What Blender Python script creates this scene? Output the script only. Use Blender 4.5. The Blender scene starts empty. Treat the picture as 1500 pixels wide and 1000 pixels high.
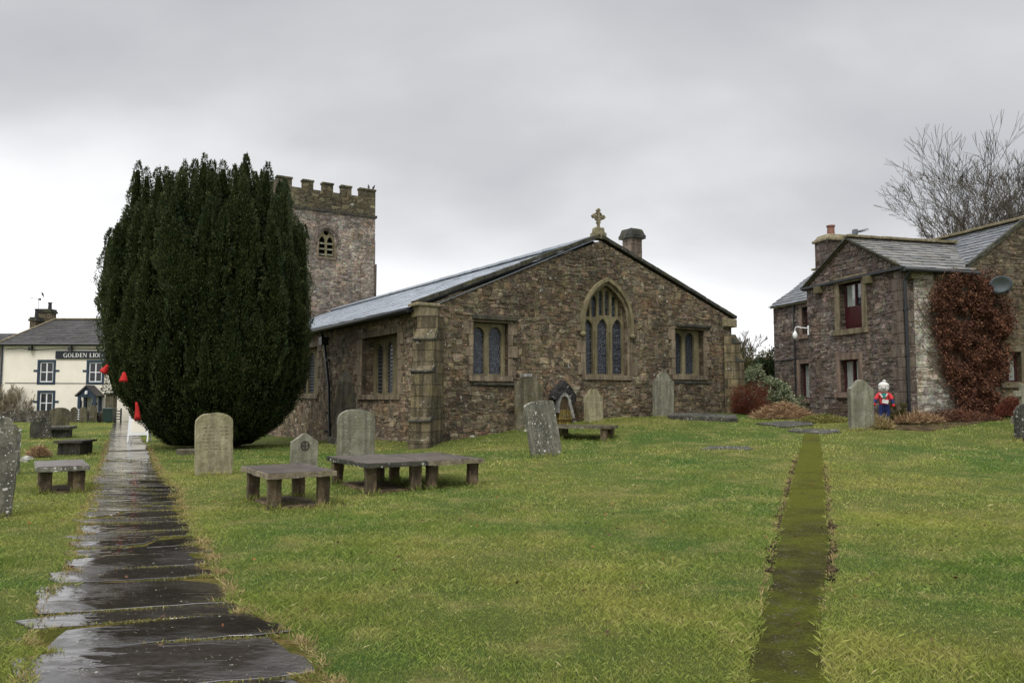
import bpy, bmesh, math, random
import numpy as np
from mathutils import Vector, Matrix, noise as mnoise
from mathutils.geometry import tessellate_polygon
R = math.radians
rnd = random.Random(7)
nr = np.random.default_rng(7)
S = bpy.context.scene
COL = S.collection

# ------------------------------------------------------------ camera
EYE = 1.6; FPX = 1149.0; PITCH = 4.13
cd = bpy.data.cameras.new('camera'); cam = bpy.data.objects.new('camera', cd); COL.objects.link(cam)
cam.location = (0, 0, EYE); cam.rotation_euler = (R(90 + PITCH), 0, 0)
cd.sensor_width = 36; cd.lens = 36 * FPX / 1500; cd.clip_start = 0.1; cd.clip_end = 3000
S.camera = cam
# ------------------------------------------------------------ view, world, sun
S.view_settings.view_transform = 'Standard'; S.view_settings.look = 'None'
S.view_settings.gamma = 1; S.view_settings.exposure = 0.5
SUN_EL, SUN_AZ = 52, 200          # degrees; azimuth from north (+Y) clockwise
wd = bpy.data.worlds.new("World"); S.world = wd; wd.use_nodes = True
nt = wd.node_tree; nt.nodes.clear()
def N(nt, t, **k):
    n = nt.nodes.new(t)
    for a, b in k.items():
        if a.startswith('i_'):
            key = a[2:]; key = int(key) if key.isdigit() else key.replace('_', ' ')
            n.inputs[key].default_value = b
        else: setattr(n, a, b)
    return n
def lk(nt, a, b): nt.links.new(a, b)
def mth(nt, op, a, b=None, c=None, clamp=False):
    n = nt.nodes.new('ShaderNodeMath'); n.operation = op; n.use_clamp = clamp
    for i, v in enumerate((a, b, c)):
        if v is None: continue
        if isinstance(v, (int, float)): n.inputs[i].default_value = v
        else: nt.links.new(v, n.inputs[i])
    return n.outputs[0]
def mixc(nt, f, a, b, blend='MIX'):
    n = nt.nodes.new('ShaderNodeMix'); n.data_type = 'RGBA'; n.blend_type = blend
    for s, v in ((0, f), (6, a), (7, b)):
        if isinstance(v, (int, float)): n.inputs[s].default_value = v
        elif isinstance(v, tuple): n.inputs[s].default_value = tuple(v) + ((1,) if len(v) == 3 else ())
        else: nt.links.new(v, n.inputs[s])
    return n.outputs[2]
def ramp(nt, f, stops, interp='LINEAR'):
    n = nt.nodes.new('ShaderNodeValToRGB'); n.color_ramp.interpolation = interp
    el = n.color_ramp.elements
    while len(el) < len(stops): el.new(0.5)
    for e, (p, c) in zip(el, stops):
        e.position = p
        if isinstance(c, (int, float)): c = (c, c, c)
        e.color = tuple(c) + (1,)
    nt.links.new(f, n.inputs[0]); return n.outputs[0]
def mrange(nt, v, a, b, c=0.0, d=1.0):
    n = nt.nodes.new('ShaderNodeMapRange'); n.clamp = True
    nt.links.new(v, n.inputs[0])
    for i, x in zip((1, 2, 3, 4), (a, b, c, d)): n.inputs[i].default_value = x
    return n.outputs[0]
def world():
    sky = N(nt, 'ShaderNodeTexSky', sky_type='NISHITA', sun_disc=False)
    sky.sun_elevation = R(SUN_EL); sky.sun_rotation = R(SUN_AZ)
    bg1 = N(nt, 'ShaderNodeBackground'); bg1.inputs[1].default_value = 0.1
    lk(nt, sky.outputs[0], bg1.inputs[0])
    tc = N(nt, 'ShaderNodeTexCoord'); sep = N(nt, 'ShaderNodeSeparateXYZ'); lk(nt, tc.outputs['Generated'], sep.inputs[0])
    x, y, z = sep.outputs
    zz = mth(nt, 'ADD', mth(nt, 'MAXIMUM', z, 0.0), 0.5)
    cx = mth(nt, 'DIVIDE', x, zz); cy = mth(nt, 'DIVIDE', y, zz)
    cmb = N(nt, 'ShaderNodeCombineXYZ'); lk(nt, cx, cmb.inputs[0]); lk(nt, mth(nt, 'MULTIPLY', cy, 1.5), cmb.inputs[1])
    n1 = N(nt, 'ShaderNodeTexNoise', i_Scale=1.6, i_Detail=7.0, i_Roughness=0.46, i_Distortion=0.1)
    mp = N(nt, 'ShaderNodeMapping'); mp.inputs[1].default_value = (2.35, 4.1, 0.0)
    lk(nt, cmb.outputs[0], mp.inputs[0]); lk(nt, mp.outputs[0], n1.inputs['Vector'])
    c = ramp(nt, n1.outputs[0], [(0.32, (.36, .37, .39)), (0.5, (.445, .452, .467)), (0.70, (.58, .585, .595))])
    # brighter band of thin cloud low over the horizon, its edge broken up by the cloud noise
    el = mth(nt, 'ADD', z, mth(nt, 'MULTIPLY', mth(nt, 'SUBTRACT', n1.outputs[0], 0.5), -0.16))
    el = mth(nt, 'ADD', el, mth(nt, 'MULTIPLY', x, 0.12))
    hb = mrange(nt, el, 0.28, 0.07); hb = mth(nt, 'POWER', hb, 1.3)
    c = mixc(nt, hb, c, (.95, .95, .955))
    up = mrange(nt, z, 0.47, 0.8, 1.0, 3.2)  # extra zenith brightness, added above the view to put more light on the ground
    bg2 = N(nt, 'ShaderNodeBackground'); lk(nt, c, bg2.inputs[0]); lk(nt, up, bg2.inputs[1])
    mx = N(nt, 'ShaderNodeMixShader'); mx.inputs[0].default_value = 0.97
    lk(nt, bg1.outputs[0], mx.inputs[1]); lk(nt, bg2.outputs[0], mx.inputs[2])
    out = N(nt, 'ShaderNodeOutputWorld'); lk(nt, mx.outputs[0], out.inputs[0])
world()
sl = bpy.data.lights.new('sun', 'SUN'); sl.energy = 1.5; sl.angle = R(25); sl.color = (1, .96, .9)
sun = bpy.data.objects.new('sun', sl); COL.objects.link(sun)
_d = Vector((math.sin(R(SUN_AZ)) * math.cos(R(SUN_EL)), math.cos(R(SUN_AZ)) * math.cos(R(SUN_EL)), math.sin(R(SUN_EL))))
sun.rotation_euler = (-_d).to_track_quat('-Z', 'Y').to_euler(); sun.location = (0, 0, 60)

# ------------------------------------------------------------ geometry helpers
CT, ST = math.cos(R(PITCH)), math.sin(R(PITCH))
def ray(px, py):
    u = (px - 750) / FPX; v = (500 - py) / FPX
    return Vector((u, CT - v * ST, ST + v * CT))
def at(px, py, Y):
    d = ray(px, py); return Vector((0, 0, EYE)) + d * (Y / d.y)
class Frame:
    def __init__(s, x, y, deg): s.o = Vector((x, y, 0)); s.a = R(deg); s.m = Matrix.Rotation(-s.a, 3, 'Z'); s.w = Matrix.Rotation(s.a, 3, 'Z')
    def loc(s, p): return s.m @ (Vector(p) - s.o)
    def wor(s, p): return s.w @ Vector(p) + s.o
    def hit(s, ax, val, px, py):
        o = s.loc((0, 0, EYE)); d = s.m @ ray(px, py); t = (val - o[ax]) / d[ax]; return o + d * t
CH = Frame(-2.56, 23.0, math.degrees(math.atan2(.536, .844)))
CO = Frame(12.0, 24.0, math.degrees(math.atan2(.26, .965)))
PB = Frame(-35.8, 55.0, 0.0)
# ground height: thin-plate spline through levels read off the photograph
_cp = [(-2.56, 23, .26), (.2, 24.7, .62), (2.9, 26.5, .9), (5.6, 28.2, 1.0), (8.4, 30, 1.05), (-6.85, 29.75, 0), (-11.1, 36.4, -.12),
       (8.4, 22, .62), (7.2, 18.3, .34), (5.6, 14.7, .1), (5.5, 20, .36), (2, 21, .28), (1, 18, .2), (-1, 14, .03), (-3.5, 12.3, 0), (-2, 18, .08),
       (12, 24, .93), (10.8, 28.5, .9), (16, 25, 1.14), (13, 20, .43), (9, 14, .1), (20, 26, 1.1), (18, 20, .5), (26, 30, 1.0),
       (-6, 20, 0), (-7, 16.4, 0), (-10, 25.5, 0), (-13, 25, 0), (-16, 30, 0), (-8, 10, 0), (-10, 14, 0), (-16, 20, 0), (-22, 30, 0), (-24, 40, 0), (-30, 50, 0), (-20, 50, 0), (-15, 42, -.05),
       (-8, 52, 0), (0, 45, .5), (8, 45, .9), (15, 45, 1.0), (25, 45, 1.0), (9, 33, 1.0), (0, 60, .3), (20, 60, .8), (-30, 60, 0), (-36, 30, 0), (36, 30, .8), (36, 10, .2), (-30, 10, 0), (-20, -5, 0), (20, -5, 0), (36, 55, .8), (-36, 55, 0)]
for _x in (-6, -3, 0, 3, 6, 10): _cp += [(_x, 2, 0), (_x, 6, 0), (_x * .9, 10, 0)]
_cp = np.array(_cp, float)
def _phi(r2): return 0.5 * r2 * np.log(r2 + 1e-9)
_P = _cp[:, :2]; _K = _phi(((_P[:, None] - _P[None]) ** 2).sum(-1)) + np.eye(len(_P)) * 0.6
_A = np.hstack([np.ones((len(_P), 1)), _P]); _M = np.block([[_K, _A], [_A.T, np.zeros((3, 3))]])
_sol = np.linalg.solve(_M, np.concatenate([_cp[:, 2], np.zeros(3)]))
def gnp(x, y):
    x = np.asarray(x, float); y = np.asarray(y, float); sh = x.shape
    q = np.stack([np.clip(x.ravel(), -36, 36), np.clip(y.ravel(), -5, 60)], 1)
    o = np.empty(len(q))
    for i in range(0, len(q), 50000):
        b = q[i:i + 50000]
        o[i:i + 50000] = _phi(((b[:, None] - _P[None]) ** 2).sum(-1)) @ _sol[:-3] + _sol[-3] + b @ _sol[-2:]
    o = np.clip(o, -.25, 1.3)
    xx, yy = x.ravel(), y.ravel()
    o = o + .012 * np.sin(xx * 1.7 + np.sin(yy * .9)) * np.cos(yy * 1.3 + .7 * np.sin(xx * 1.1))
    return o.reshape(sh)
def g(x, y): return float(gnp([x], [y])[0])
def gnd(px, py):
    d = ray(px, py); Y = 2.0; last = Y
    while Y < 120:
        p = Vector((0, 0, EYE)) + d * (Y / d.y)
        if p.z < g(p.x, p.y): break
        last = Y; Y += 0.25
    a, b = last, Y
    for _ in range(14):
        m = (a + b) / 2; p = Vector((0, 0, EYE)) + d * (m / d.y)
        if p.z < g(p.x, p.y): b = m
        else: a = m
    return Vector((p.x, p.y, g(p.x, p.y)))

class MB:
    def __init__(s): s.v = []; s.f = []
    def add(s, vs, fs):
        n = len(s.v); s.v += [tuple(p) for p in vs]; s.f += [tuple(i + n for i in f) for f in fs]; return s
    def box(s, x0, x1, y0, y1, z0, z1, m=None, taper=0, jit=0):
        vs = [Vector((x, y, z)) for z in (z0, z1) for y in (y0, y1) for x in (x0, x1)]
        if taper:
            cx, cy = (x0 + x1) / 2, (y0 + y1) / 2
            for p in vs[4:]: p.x = cx + (p.x - cx) * (1 - taper); p.y = cy + (p.y - cy) * (1 - taper)
        if jit: vs = [p + Vector([rnd.uniform(-jit, jit) for _ in range(3)]) for p in vs]
        if m is not None: vs = [m @ p for p in vs]
        return s.add(vs, [(0, 2, 3, 1), (4, 5, 7, 6), (0, 1, 5, 4), (2, 6, 7, 3), (0, 4, 6, 2), (1, 3, 7, 5)])
    def plate(s, outer, holes, f3, d0, d1):
        """2-D outline with holes, extruded from depth d0 (front) to d1"""
        loops = [outer] + list(holes); flat = [p for l in loops for p in l]; n = len(flat)
        tris = tessellate_polygon([[Vector((p[0], p[1], 0)) for p in l] for l in loops])
        vs = [f3(p[0], p[1], d0) for p in flat] + [f3(p[0], p[1], d1) for p in flat]
        fs = [tuple(t) for t in tris] + [tuple(i + n for i in reversed(t)) for t in tris]
        k = 0
        for l in loops:
            m = len(l)
            for i in range(m): a, b = k + i, k + (i + 1) % m; fs.append((a, b, b + n, a + n))
            k += m
        return s.add(vs, fs)
    def tube(s, pts, rad, n=6, cap=True):
        pts = [Vector(p) for p in pts]
        if isinstance(rad, (int, float)): rad = [rad] * len(pts)
        vs = []; fs = []; up = None
        for i, p in enumerate(pts):
            t = (pts[min(i + 1, len(pts) - 1)] - pts[max(i - 1, 0)]).normalized()
            if up is None: up = Vector((0, 0, 1)) if abs(t.z) < .9 else Vector((1, 0, 0))
            a = t.cross(up)
            if a.length < 1e-4: a = t.orthogonal()
            a.normalize(); b = t.cross(a).normalized(); up = a.cross(t).normalized()
            for k in range(n):
                q = 2 * math.pi * k / n; vs.append(p + (a * math.cos(q) + b * math.sin(q)) * rad[i])
        for i in range(len(pts) - 1):
            for k in range(n):
                k2 = (k + 1) % n; fs.append((i * n + k, i * n + k2, (i + 1) * n + k2, (i + 1) * n + k))
        if cap: fs.append(tuple(range(n))[::-1]); fs.append(tuple((len(pts) - 1) * n + k for k in range(n)))
        return s.add(vs, fs)
    def lathe(s, prof, n=16, c=(0, 0, 0), sx=1, sy=1):
        vs = []; fs = []
        for r, z in prof:
            for k in range(n):
                q = 2 * math.pi * k / n; vs.append((c[0] + r * sx * math.cos(q), c[1] + r * sy * math.sin(q), c[2] + z))
        for i in range(len(prof) - 1):
            for k in range(n):
                k2 = (k + 1) % n; fs.append((i * n + k, i * n + k2, (i + 1) * n + k2, (i + 1) * n + k))
        fs.append(tuple(range(n))[::-1]); fs.append(tuple((len(prof) - 1) * n + k for k in range(n)))
        return s.add(vs, fs)
    def parts(s):
        par = list(range(len(s.v)))
        def find(i):
            while par[i] != i: par[i] = par[par[i]]; i = par[i]
            return i
        for f in s.f:
            for i in f[1:]: par[find(i)] = find(f[0])
        comp = {}
        for f in s.f: comp.setdefault(find(f[0]), []).append(f)
        out = []
        for fs in comp.values():
            ids = sorted({i for f in fs for i in f}); mp = {k: j for j, k in enumerate(ids)}; m = MB(); m.v = [s.v[i] for i in ids]; m.f = [tuple(mp[i] for i in f) for f in fs]; out.append(m)
        return out
    def each(s, name, mat, parent=None, **k):
        return [m.build(name, mat, parent, **k) for m in s.parts()]
    def build(s, name, mat, parent=None, bevel=0, smooth=False, sub=0, normals=True, worn=0, cell=.09):
        me = bpy.data.meshes.new(name); me.from_pydata(s.v, [], s.f); me.materials.append(mat)
        if worn:
            bm = bmesh.new(); bm.from_mesh(me); bmesh.ops.recalc_face_normals(bm, faces=bm.faces); bmesh.ops.triangulate(bm, faces=bm.faces)
            for _ in range(5):
                es = [e for e in bm.edges if e.calc_length() > cell * 1.5]
                if not es: break
                bmesh.ops.subdivide_edges(bm, edges=es, cuts=1, use_grid_fill=False); bmesh.ops.triangulate(bm, faces=bm.faces)
            sd = Vector((rnd.uniform(0, 90), rnd.uniform(0, 90), 0))
            for v in bm.verts:
                q = v.co * 5 + sd; v.co += (mnoise.noise_vector(q) * 1.0 + mnoise.noise_vector(q * 3.1) * .6) * worn
            bm.to_mesh(me); bm.free()
        if normals:
            bm = bmesh.new(); bm.from_mesh(me); bmesh.ops.recalc_face_normals(bm, faces=bm.faces); bm.to_mesh(me); bm.free()
        o = bpy.data.objects.new(name, me); COL.objects.link(o)
        if parent: o.parent = parent
        if smooth:
            for p in me.polygons: p.use_smooth = True
        if bevel:
            b = o.modifiers.new('bevel', 'BEVEL'); b.width = bevel; b.segments = 2; b.limit_method = 'ANGLE'; b.angle_limit = R(40)
        if sub:
            b = o.modifiers.new('sub', 'SUBSURF'); b.levels = sub; b.render_levels = sub
        return o
def tag(o, label=None, cat=None, group=None, kind=None):
    if label: o['label'] = label
    if cat: o['category'] = cat
    if group: o['group'] = group
    if kind: o['kind'] = kind
    return o
def thing(name, label, cat, loc=(0, 0, 0), rz=0, group=None, frame=None):
    o = bpy.data.objects.new(name, None); COL.objects.link(o); o.empty_display_size = .3
    if frame: o.location = frame.o; o.rotation_euler = (0, 0, frame.a)
    else: o.location = loc; o.rotation_euler = (0, 0, rz)
    return tag(o, label, cat, group)
def npmesh(name, v, nv, mat, parent=None):
    """flat-shaded faces of nv vertices each, from an (F*nv,3) array"""
    v = np.ascontiguousarray(v, dtype=np.float32).reshape(-1, 3); F = len(v) // nv
    me = bpy.data.meshes.new(name); me.vertices.add(len(v)); me.vertices.foreach_set('co', v.ravel())
    me.loops.add(len(v)); me.loops.foreach_set('vertex_index', np.arange(len(v), dtype=np.int32))
    me.polygons.add(F); me.polygons.foreach_set('loop_start', np.arange(0, F * nv, nv, dtype=np.int32))
    me.update(calc_edges=True); me.materials.append(mat)
    o = bpy.data.objects.new(name, me); COL.objects.link(o)
    if parent: o.parent = parent
    return o
def unit(a): return a / (np.linalg.norm(a, axis=1, keepdims=True) + 1e-9)
def leaf_verts(p, d, L, Wd):
    """diamond leaves at points p pointing along d"""
    n = len(p); d = unit(d); r = unit(np.cross(d, nr.normal(size=(n, 3))))
    L = np.broadcast_to(np.asarray(L, float), (n,))[:, None]; Wd = np.broadcast_to(np.asarray(Wd, float), (n,))[:, None]
    return np.stack([p, p + d * L * .5 + r * Wd * .5, p + d * L, p + d * L * .5 - r * Wd * .5], 1).reshape(-1, 3)
XZ = lambda y0: (lambda a, z, d: (a, y0 + d, z))      # plates in local planes facing -y
YZ = lambda x0: (lambda a, z, d: (x0 + d, a, z))      # plates facing -x

# ------------------------------------------------------------ materials
MATS = {}
def mat(name):
    m = bpy.data.materials.new(name); m.use_nodes = True; t = m.node_tree; t.nodes.clear()
    b = t.nodes.new('ShaderNodeBsdfPrincipled'); o = t.nodes.new('ShaderNodeOutputMaterial'); t.links.new(b.outputs[0], o.inputs[0])
    MATS[name] = m; return m, t, b
def objc(t, sc=(1, 1, 1), loc=(0, 0, 0), src='Object'):
    tc = t.nodes.new('ShaderNodeTexCoord'); mp = t.nodes.new('ShaderNodeMapping'); mp.inputs[3].default_value = sc; mp.inputs[1].default_value = loc
    t.links.new(tc.outputs[src], mp.inputs[0]); return mp.outputs[0]
def wpos(t, sc=(1, 1, 1)):
    gg = t.nodes.new('ShaderNodeNewGeometry'); mp = t.nodes.new('ShaderNodeMapping'); mp.inputs[3].default_value = sc
    t.links.new(gg.outputs['Position'], mp.inputs[0]); return mp.outputs[0]
def noise(t, vec, scale, detail=4, rough=.55, out=0):
    n = t.nodes.new('ShaderNodeTexNoise'); n.inputs['Scale'].default_value = scale; n.inputs['Detail'].default_value = detail; n.inputs['Roughness'].default_value = rough
    t.links.new(vec, n.inputs['Vector']); return n.outputs[out]
def voro(t, vec, scale, feat='F1', rand=1.0, out=0):
    n = t.nodes.new('ShaderNodeTexVoronoi'); n.feature = feat; n.inputs['Scale'].default_value = scale; n.inputs['Randomness'].default_value = rand
    t.links.new(vec, n.inputs['Vector']); return n.outputs[out]
def bump(t, b, h, dist, st=1.0, nrm=None):
    n = t.nodes.new('ShaderNodeBump'); n.inputs['Distance'].default_value = dist; n.inputs['Strength'].default_value = st
    t.links.new(h, n.inputs['Height'])
    if nrm: t.links.new(nrm, n.inputs['Normal'])
    if b: t.links.new(n.outputs[0], b.inputs['Normal'])
    return n.outputs[0]
def distort(t, vec, scale, amt):
    nz = noise(t, vec, scale, 3, .5, 1); a = t.nodes.new('ShaderNodeVectorMath'); a.operation = 'SUBTRACT'; t.links.new(nz, a.inputs[0]); a.inputs[1].default_value = (.5, .5, .5)
    m = t.nodes.new('ShaderNodeVectorMath'); m.operation = 'SCALE'; m.inputs[3].default_value = amt; t.links.new(a.outputs[0], m.inputs[0])
    s = t.nodes.new('ShaderNodeVectorMath'); s.operation = 'ADD'; t.links.new(vec, s.inputs[0]); t.links.new(m.outputs[0], s.inputs[1]); return s.outputs[0]
def scalec(t, c, f):
    n = t.nodes.new('ShaderNodeVectorMath'); n.operation = 'SCALE'; t.links.new(c, n.inputs[0])
    if isinstance(f, (int, float)): n.inputs[3].default_value = f
    else: t.links.new(f, n.inputs[3])
    return n.outputs[0]
def addn(t, *a):
    r = a[0]
    for b in a[1:]: r = mth(t, 'ADD', r, b)
    return r
STONE = {}
def stonem(name, cols, stain, lichen, green):
    m, t, b = mat(name); v = objc(t); i = isl(t)
    sc_ = sum(sum(c) for c in cols) / len(cols) / 3
    c = ramp(t, i, [(k / (len(cols) - 1), q) for k, q in enumerate(cols)])
    wn = t.nodes.new('ShaderNodeTexWhiteNoise'); wn.noise_dimensions = '1D'; t.links.new(mth(t, 'MULTIPLY', i, 91.7), wn.inputs['W']); c = scalec(t, c, mrange(t, wn.outputs[0], 0, 1, .68, 1.22))
    fine = noise(t, v, 24, 6, .72); med = noise(t, v, 7, 5, .65)
    c = scalec(t, c, mrange(t, fine, .3, .7, .6, 1.4)); c = scalec(t, c, mrange(t, med, .35, .65, .72, 1.2))
    pat = noise(t, v, 5, 4, .65, 1); c = mixc(t, .35, c, mixc(t, 1.0, c, scalec(t, pat, 2.1), 'MULTIPLY'))
    c = scalec(t, c, mrange(t, noise(t, objc(t, (1, 1, .55)), .42, 5, .62), .36, .62, 1 - stain, 1.12))
    hue = noise(t, v, 1.1, 3, .6); c = mixc(t, mrange(t, hue, .50, .68, 0, .45), c, mixc(t, 1.0, c, (1.05, .84, .58), 'MULTIPLY'))
    dk = noise(t, v, 3.2, 5, .7); c = scalec(t, c, mrange(t, dk, .42, .60, .55, 1.1))
    if green: c = mixc(t, mrange(t, noise(t, v, .8, 5, .65), .52, .66, 0, green), c, (.085, .09, .035))
    if lichen:
        l = voro(t, distort(t, v, 8, .12), 3.4, 'F1', 1.0); lm = mth(t, 'MULTIPLY', mrange(t, l, .15, .10), mrange(t, noise(t, v, 1.6, 3, .6), .48, .54))
        l2 = voro(t, v, 9.0, 'F1', 1.0); lm = mth(t, 'MAXIMUM', lm, mth(t, 'MULTIPLY', mrange(t, l2, .16, .11), mrange(t, noise(t, v, 2.2, 3, .6), .52, .58)))
        c = mixc(t, mth(t, 'MULTIPLY', lm, lichen), c, (.5, .5, .47))
    t.links.new(c, b.inputs['Base Color']); b.inputs['Roughness'].default_value = .75; b.inputs['Specular IOR Level'].default_value = .25
    bump(t, b, addn(t, fine, mth(t, 'MULTIPLY', med, 1.5)), .05); return m
def rubble(name, cols, sc=3.3, zs=1.9, mortar=(.16, .135, .105), stain=.5, lichen=.0, bd=.045, mw=.13, green=0.0, gain=1.22):
    cols = [(c[0] * gain, c[1] * gain * .98, c[2] * gain * .87) for c in cols]; mortar = (mortar[0] * gain, mortar[1] * gain * .98, mortar[2] * gain * .86)
    STONE[name] = stonem(name + '_stone', cols, stain, lichen, green)
    cols = [tuple(x * .75 for x in c) for c in cols]; mortar = tuple(x * .72 for x in mortar)
    m, t, b = mat(name)
    v0 = objc(t); mp = t.nodes.new('ShaderNodeMapping'); mp.inputs[3].default_value = (sc, sc, sc * zs); t.links.new(v0, mp.inputs[0])
    v = distort(t, mp.outputs[0], 1.3, .75)
    v = distort(t, v, 5, .28)
    def vc(f, o):
        n = t.nodes.new('ShaderNodeTexVoronoi'); n.feature = f; n.distance = 'CHEBYCHEV'; n.inputs['Scale'].default_value = 1.0; n.inputs['Randomness'].default_value = .9
        t.links.new(v, n.inputs['Vector']); return n.outputs[o]
    cell = vc('F1', 1); edge = mth(t, 'SUBTRACT', vc('F2', 0), vc('F1', 0))
    sp = t.nodes.new('ShaderNodeSeparateColor'); t.links.new(cell, sp.inputs[0])
    c = ramp(t, sp.outputs[0], [(i / (len(cols) - 1), k) for i, k in enumerate(cols)])
    c = scalec(t, c, mrange(t, sp.outputs[1], 0, 1, .6, 1.35))
    pat = noise(t, objc(t, (1, 1, 1.6)), 9, 4, .65, 1); c = mixc(t, .35, c, mixc(t, 1.0, c, scalec(t, pat, 2.1), 'MULTIPLY'))
    fine = noise(t, v0, 26, 6, .7); med = noise(t, v0, 6, 4, .6)
    c = scalec(t, c, mrange(t, fine, .3, .7, .6, 1.4))
    mk = mrange(t, edge, .015, mw)
    mk2 = mth(t, 'MULTIPLY', mk, mrange(t, med, .3, .5, .25, 1.0))
    mort = scalec(t, mixc(t, 0.0, mortar, mortar), mrange(t, fine, .3, .7, .6, 1.3))
    # mortar is missing in places, leaving dark open joints
    mort = scalec(t, mort, mrange(t, noise(t, v0, 2.3, 3, .6), .38, .58, .3, 1.0))
    c = mixc(t, mk, mort, c)
    big = noise(t, objc(t, (1, 1, .55)), .42, 5, .62)
    c = scalec(t, c, mrange(t, big, .36, .62, 1 - stain, 1.12))
    hue = noise(t, v0, 1.1, 3, .6); c = mixc(t, mrange(t, hue, .52, .72, 0, .55), c, mixc(t, 1.0, c, (.95, .72, .5), 'MULTIPLY'))
    if green: c = mixc(t, mrange(t, noise(t, v0, .8, 5, .65), .52, .66, 0, green), c, (.085, .09, .035))
    if lichen:
        l = voro(t, distort(t, v0, 8, .12), 3.4, 'F1', 1.0)
        lm = mth(t, 'MULTIPLY', mrange(t, l, .13, .09), mrange(t, noise(t, v0, 1.6, 3, .6), .5, .56))
        l2 = voro(t, v0, 9.0, 'F1', 1.0); lm = mth(t, 'MAXIMUM', lm, mth(t, 'MULTIPLY', mrange(t, l2, .13, .09), mrange(t, noise(t, v0, 2.2, 3, .6), .56, .62)))
        c = mixc(t, mth(t, 'MULTIPLY', lm, lichen), c, (.5, .5, .47))
    t.links.new(c, b.inputs['Base Color']); b.inputs['Roughness'].default_value = .8; b.inputs['Specular IOR Level'].default_value = .2
    h = addn(t, mth(t, 'MULTIPLY', mrange(t, edge, 0, .16), 1.0), mth(t, 'MULTIPLY', fine, .45), mth(t, 'MULTIPLY', med, .5), mth(t, 'MULTIPLY', sp.outputs[2], .5))
    bump(t, b, h, bd); return m
def dressed(name, c0, c1, moss=.3, lichen=.3, dark=.4, sc=1.0, block=0, rough=.8, mossc=(.10, .105, .03), bd=.008, lichenc=(.55, .55, .51), base=0, lth=0.0):
    """sawn or carved stone with staining, moss and lichen that has its own patches"""
    m, t, b = mat(name); v = objc(t)
    oi = t.nodes.new('ShaderNodeObjectInfo'); a = t.nodes.new('ShaderNodeVectorMath'); a.operation = 'ADD'; t.links.new(v, a.inputs[0])
    cv = t.nodes.new('ShaderNodeCombineXYZ'); t.links.new(mth(t, 'MULTIPLY', oi.outputs['Random'], 37.0), cv.inputs[0]); t.links.new(mth(t, 'MULTIPLY', oi.outputs['Random'], 13.0), cv.inputs[1]); t.links.new(cv.outputs[0], a.inputs[1])
    v = a.outputs[0]
    n1 = noise(t, v, 2.2 * sc, 5, .65); n2 = noise(t, v, 22 * sc, 5, .7)
    mp = t.nodes.new('ShaderNodeMapping'); mp.inputs[3].default_value = (6 * sc, 6 * sc, .7 * sc); t.links.new(v, mp.inputs[0]); ns = noise(t, mp.outputs[0], 1.0, 4, .6)
    c = mixc(t, mrange(t, n1, .35, .65), c0, c1)
    c = scalec(t, c, mrange(t, n2, .3, .7, .72, 1.25))
    c = scalec(t, c, mrange(t, ns, .40, .62, 1 - dark, 1.08))
    if moss: c = mixc(t, mrange(t, noise(t, v, 3.1 * sc, 5, .7), .52, .66, 0, moss), c, mossc)
    if lichen:
        vd = distort(t, v, 9, .10)
        l = voro(t, vd, 7 * sc, 'F1', 1.0); l2 = voro(t, vd, 19 * sc, 'F1', 1.0)
        k = noise(t, v, 1.9 * sc, 4, .6)
        lm = mth(t, 'MAXIMUM', mth(t, 'MULTIPLY', mrange(t, l, .24, .18), mrange(t, k, .50 - lth, .54 - lth)), mth(t, 'MULTIPLY', mrange(t, l2, .22, .15), mrange(t, k, .46 - lth, .50 - lth)))
        c = mixc(t, mth(t, 'MULTIPLY', lm, lichen), c, lichenc)
    h = addn(t, mth(t, 'MULTIPLY', n2, .7), n1)
    if block:
        so = t.nodes.new('ShaderNodeSeparateXYZ'); t.links.new(distort(t, objc(t), 3, .03), so.inputs[0]); cb2 = t.nodes.new('ShaderNodeCombineXYZ')
        t.links.new(mth(t, 'SUBTRACT', so.outputs[0], so.outputs[1]), cb2.inputs[0]); t.links.new(so.outputs[2], cb2.inputs[1])
        br = t.nodes.new('ShaderNodeTexBrick'); t.links.new(cb2.outputs[0], br.inputs['Vector']); br.inputs['Scale'].default_value = 1.0; br.inputs['Brick Width'].default_value = .62; br.inputs['Row Height'].default_value = .33; br.inputs['Mortar Size'].default_value = .012; br.inputs['Mortar Smooth'].default_value = .3
        br.inputs['Color1'].default_value = (.65, .65, .65, 1); br.inputs['Color2'].default_value = (1.25, 1.2, 1.1, 1); br.inputs['Mortar'].default_value = (.45, .42, .38, 1)
        c = mixc(t, 1.0, c, br.outputs[0], 'MULTIPLY'); h = mth(t, 'SUBTRACT', h, mth(t, 'MULTIPLY', br.outputs[1], 1.5))
    t.links.new(c, b.inputs['Base Color']); b.inputs['Roughness'].default_value = rough; b.inputs['Specular IOR Level'].default_value = .5 if rough < .5 else .25
    bump(t, b, h, bd * 2); return m
def isl(t): gg = t.nodes.new('ShaderNodeNewGeometry'); return gg.outputs['Random Per Island']
def slate(name, c0, c1, rough=.35, moss=.0, mossc=(.09, .09, .03), bd=.012, var=.33):
    m, t, b = mat(name); v = objc(t); i = isl(t)
    c = mixc(t, i, c0, c1); c = scalec(t, c, mrange(t, noise(t, v, 9, 5, .7), .3, .7, 1 - var, 1 + var * .9))
    if moss: c = mixc(t, mrange(t, noise(t, v, 1.3, 5, .7), .5, .64, 0, moss), c, mossc)
    t.links.new(c, b.inputs['Base Color']); t.links.new(mrange(t, noise(t, v, 3, 4, .6), .3, .7, rough - .12, rough + .2), b.inputs['Roughness'])
    bump(t, b, noise(t, v, 14, 5, .65), bd); return m
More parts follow.
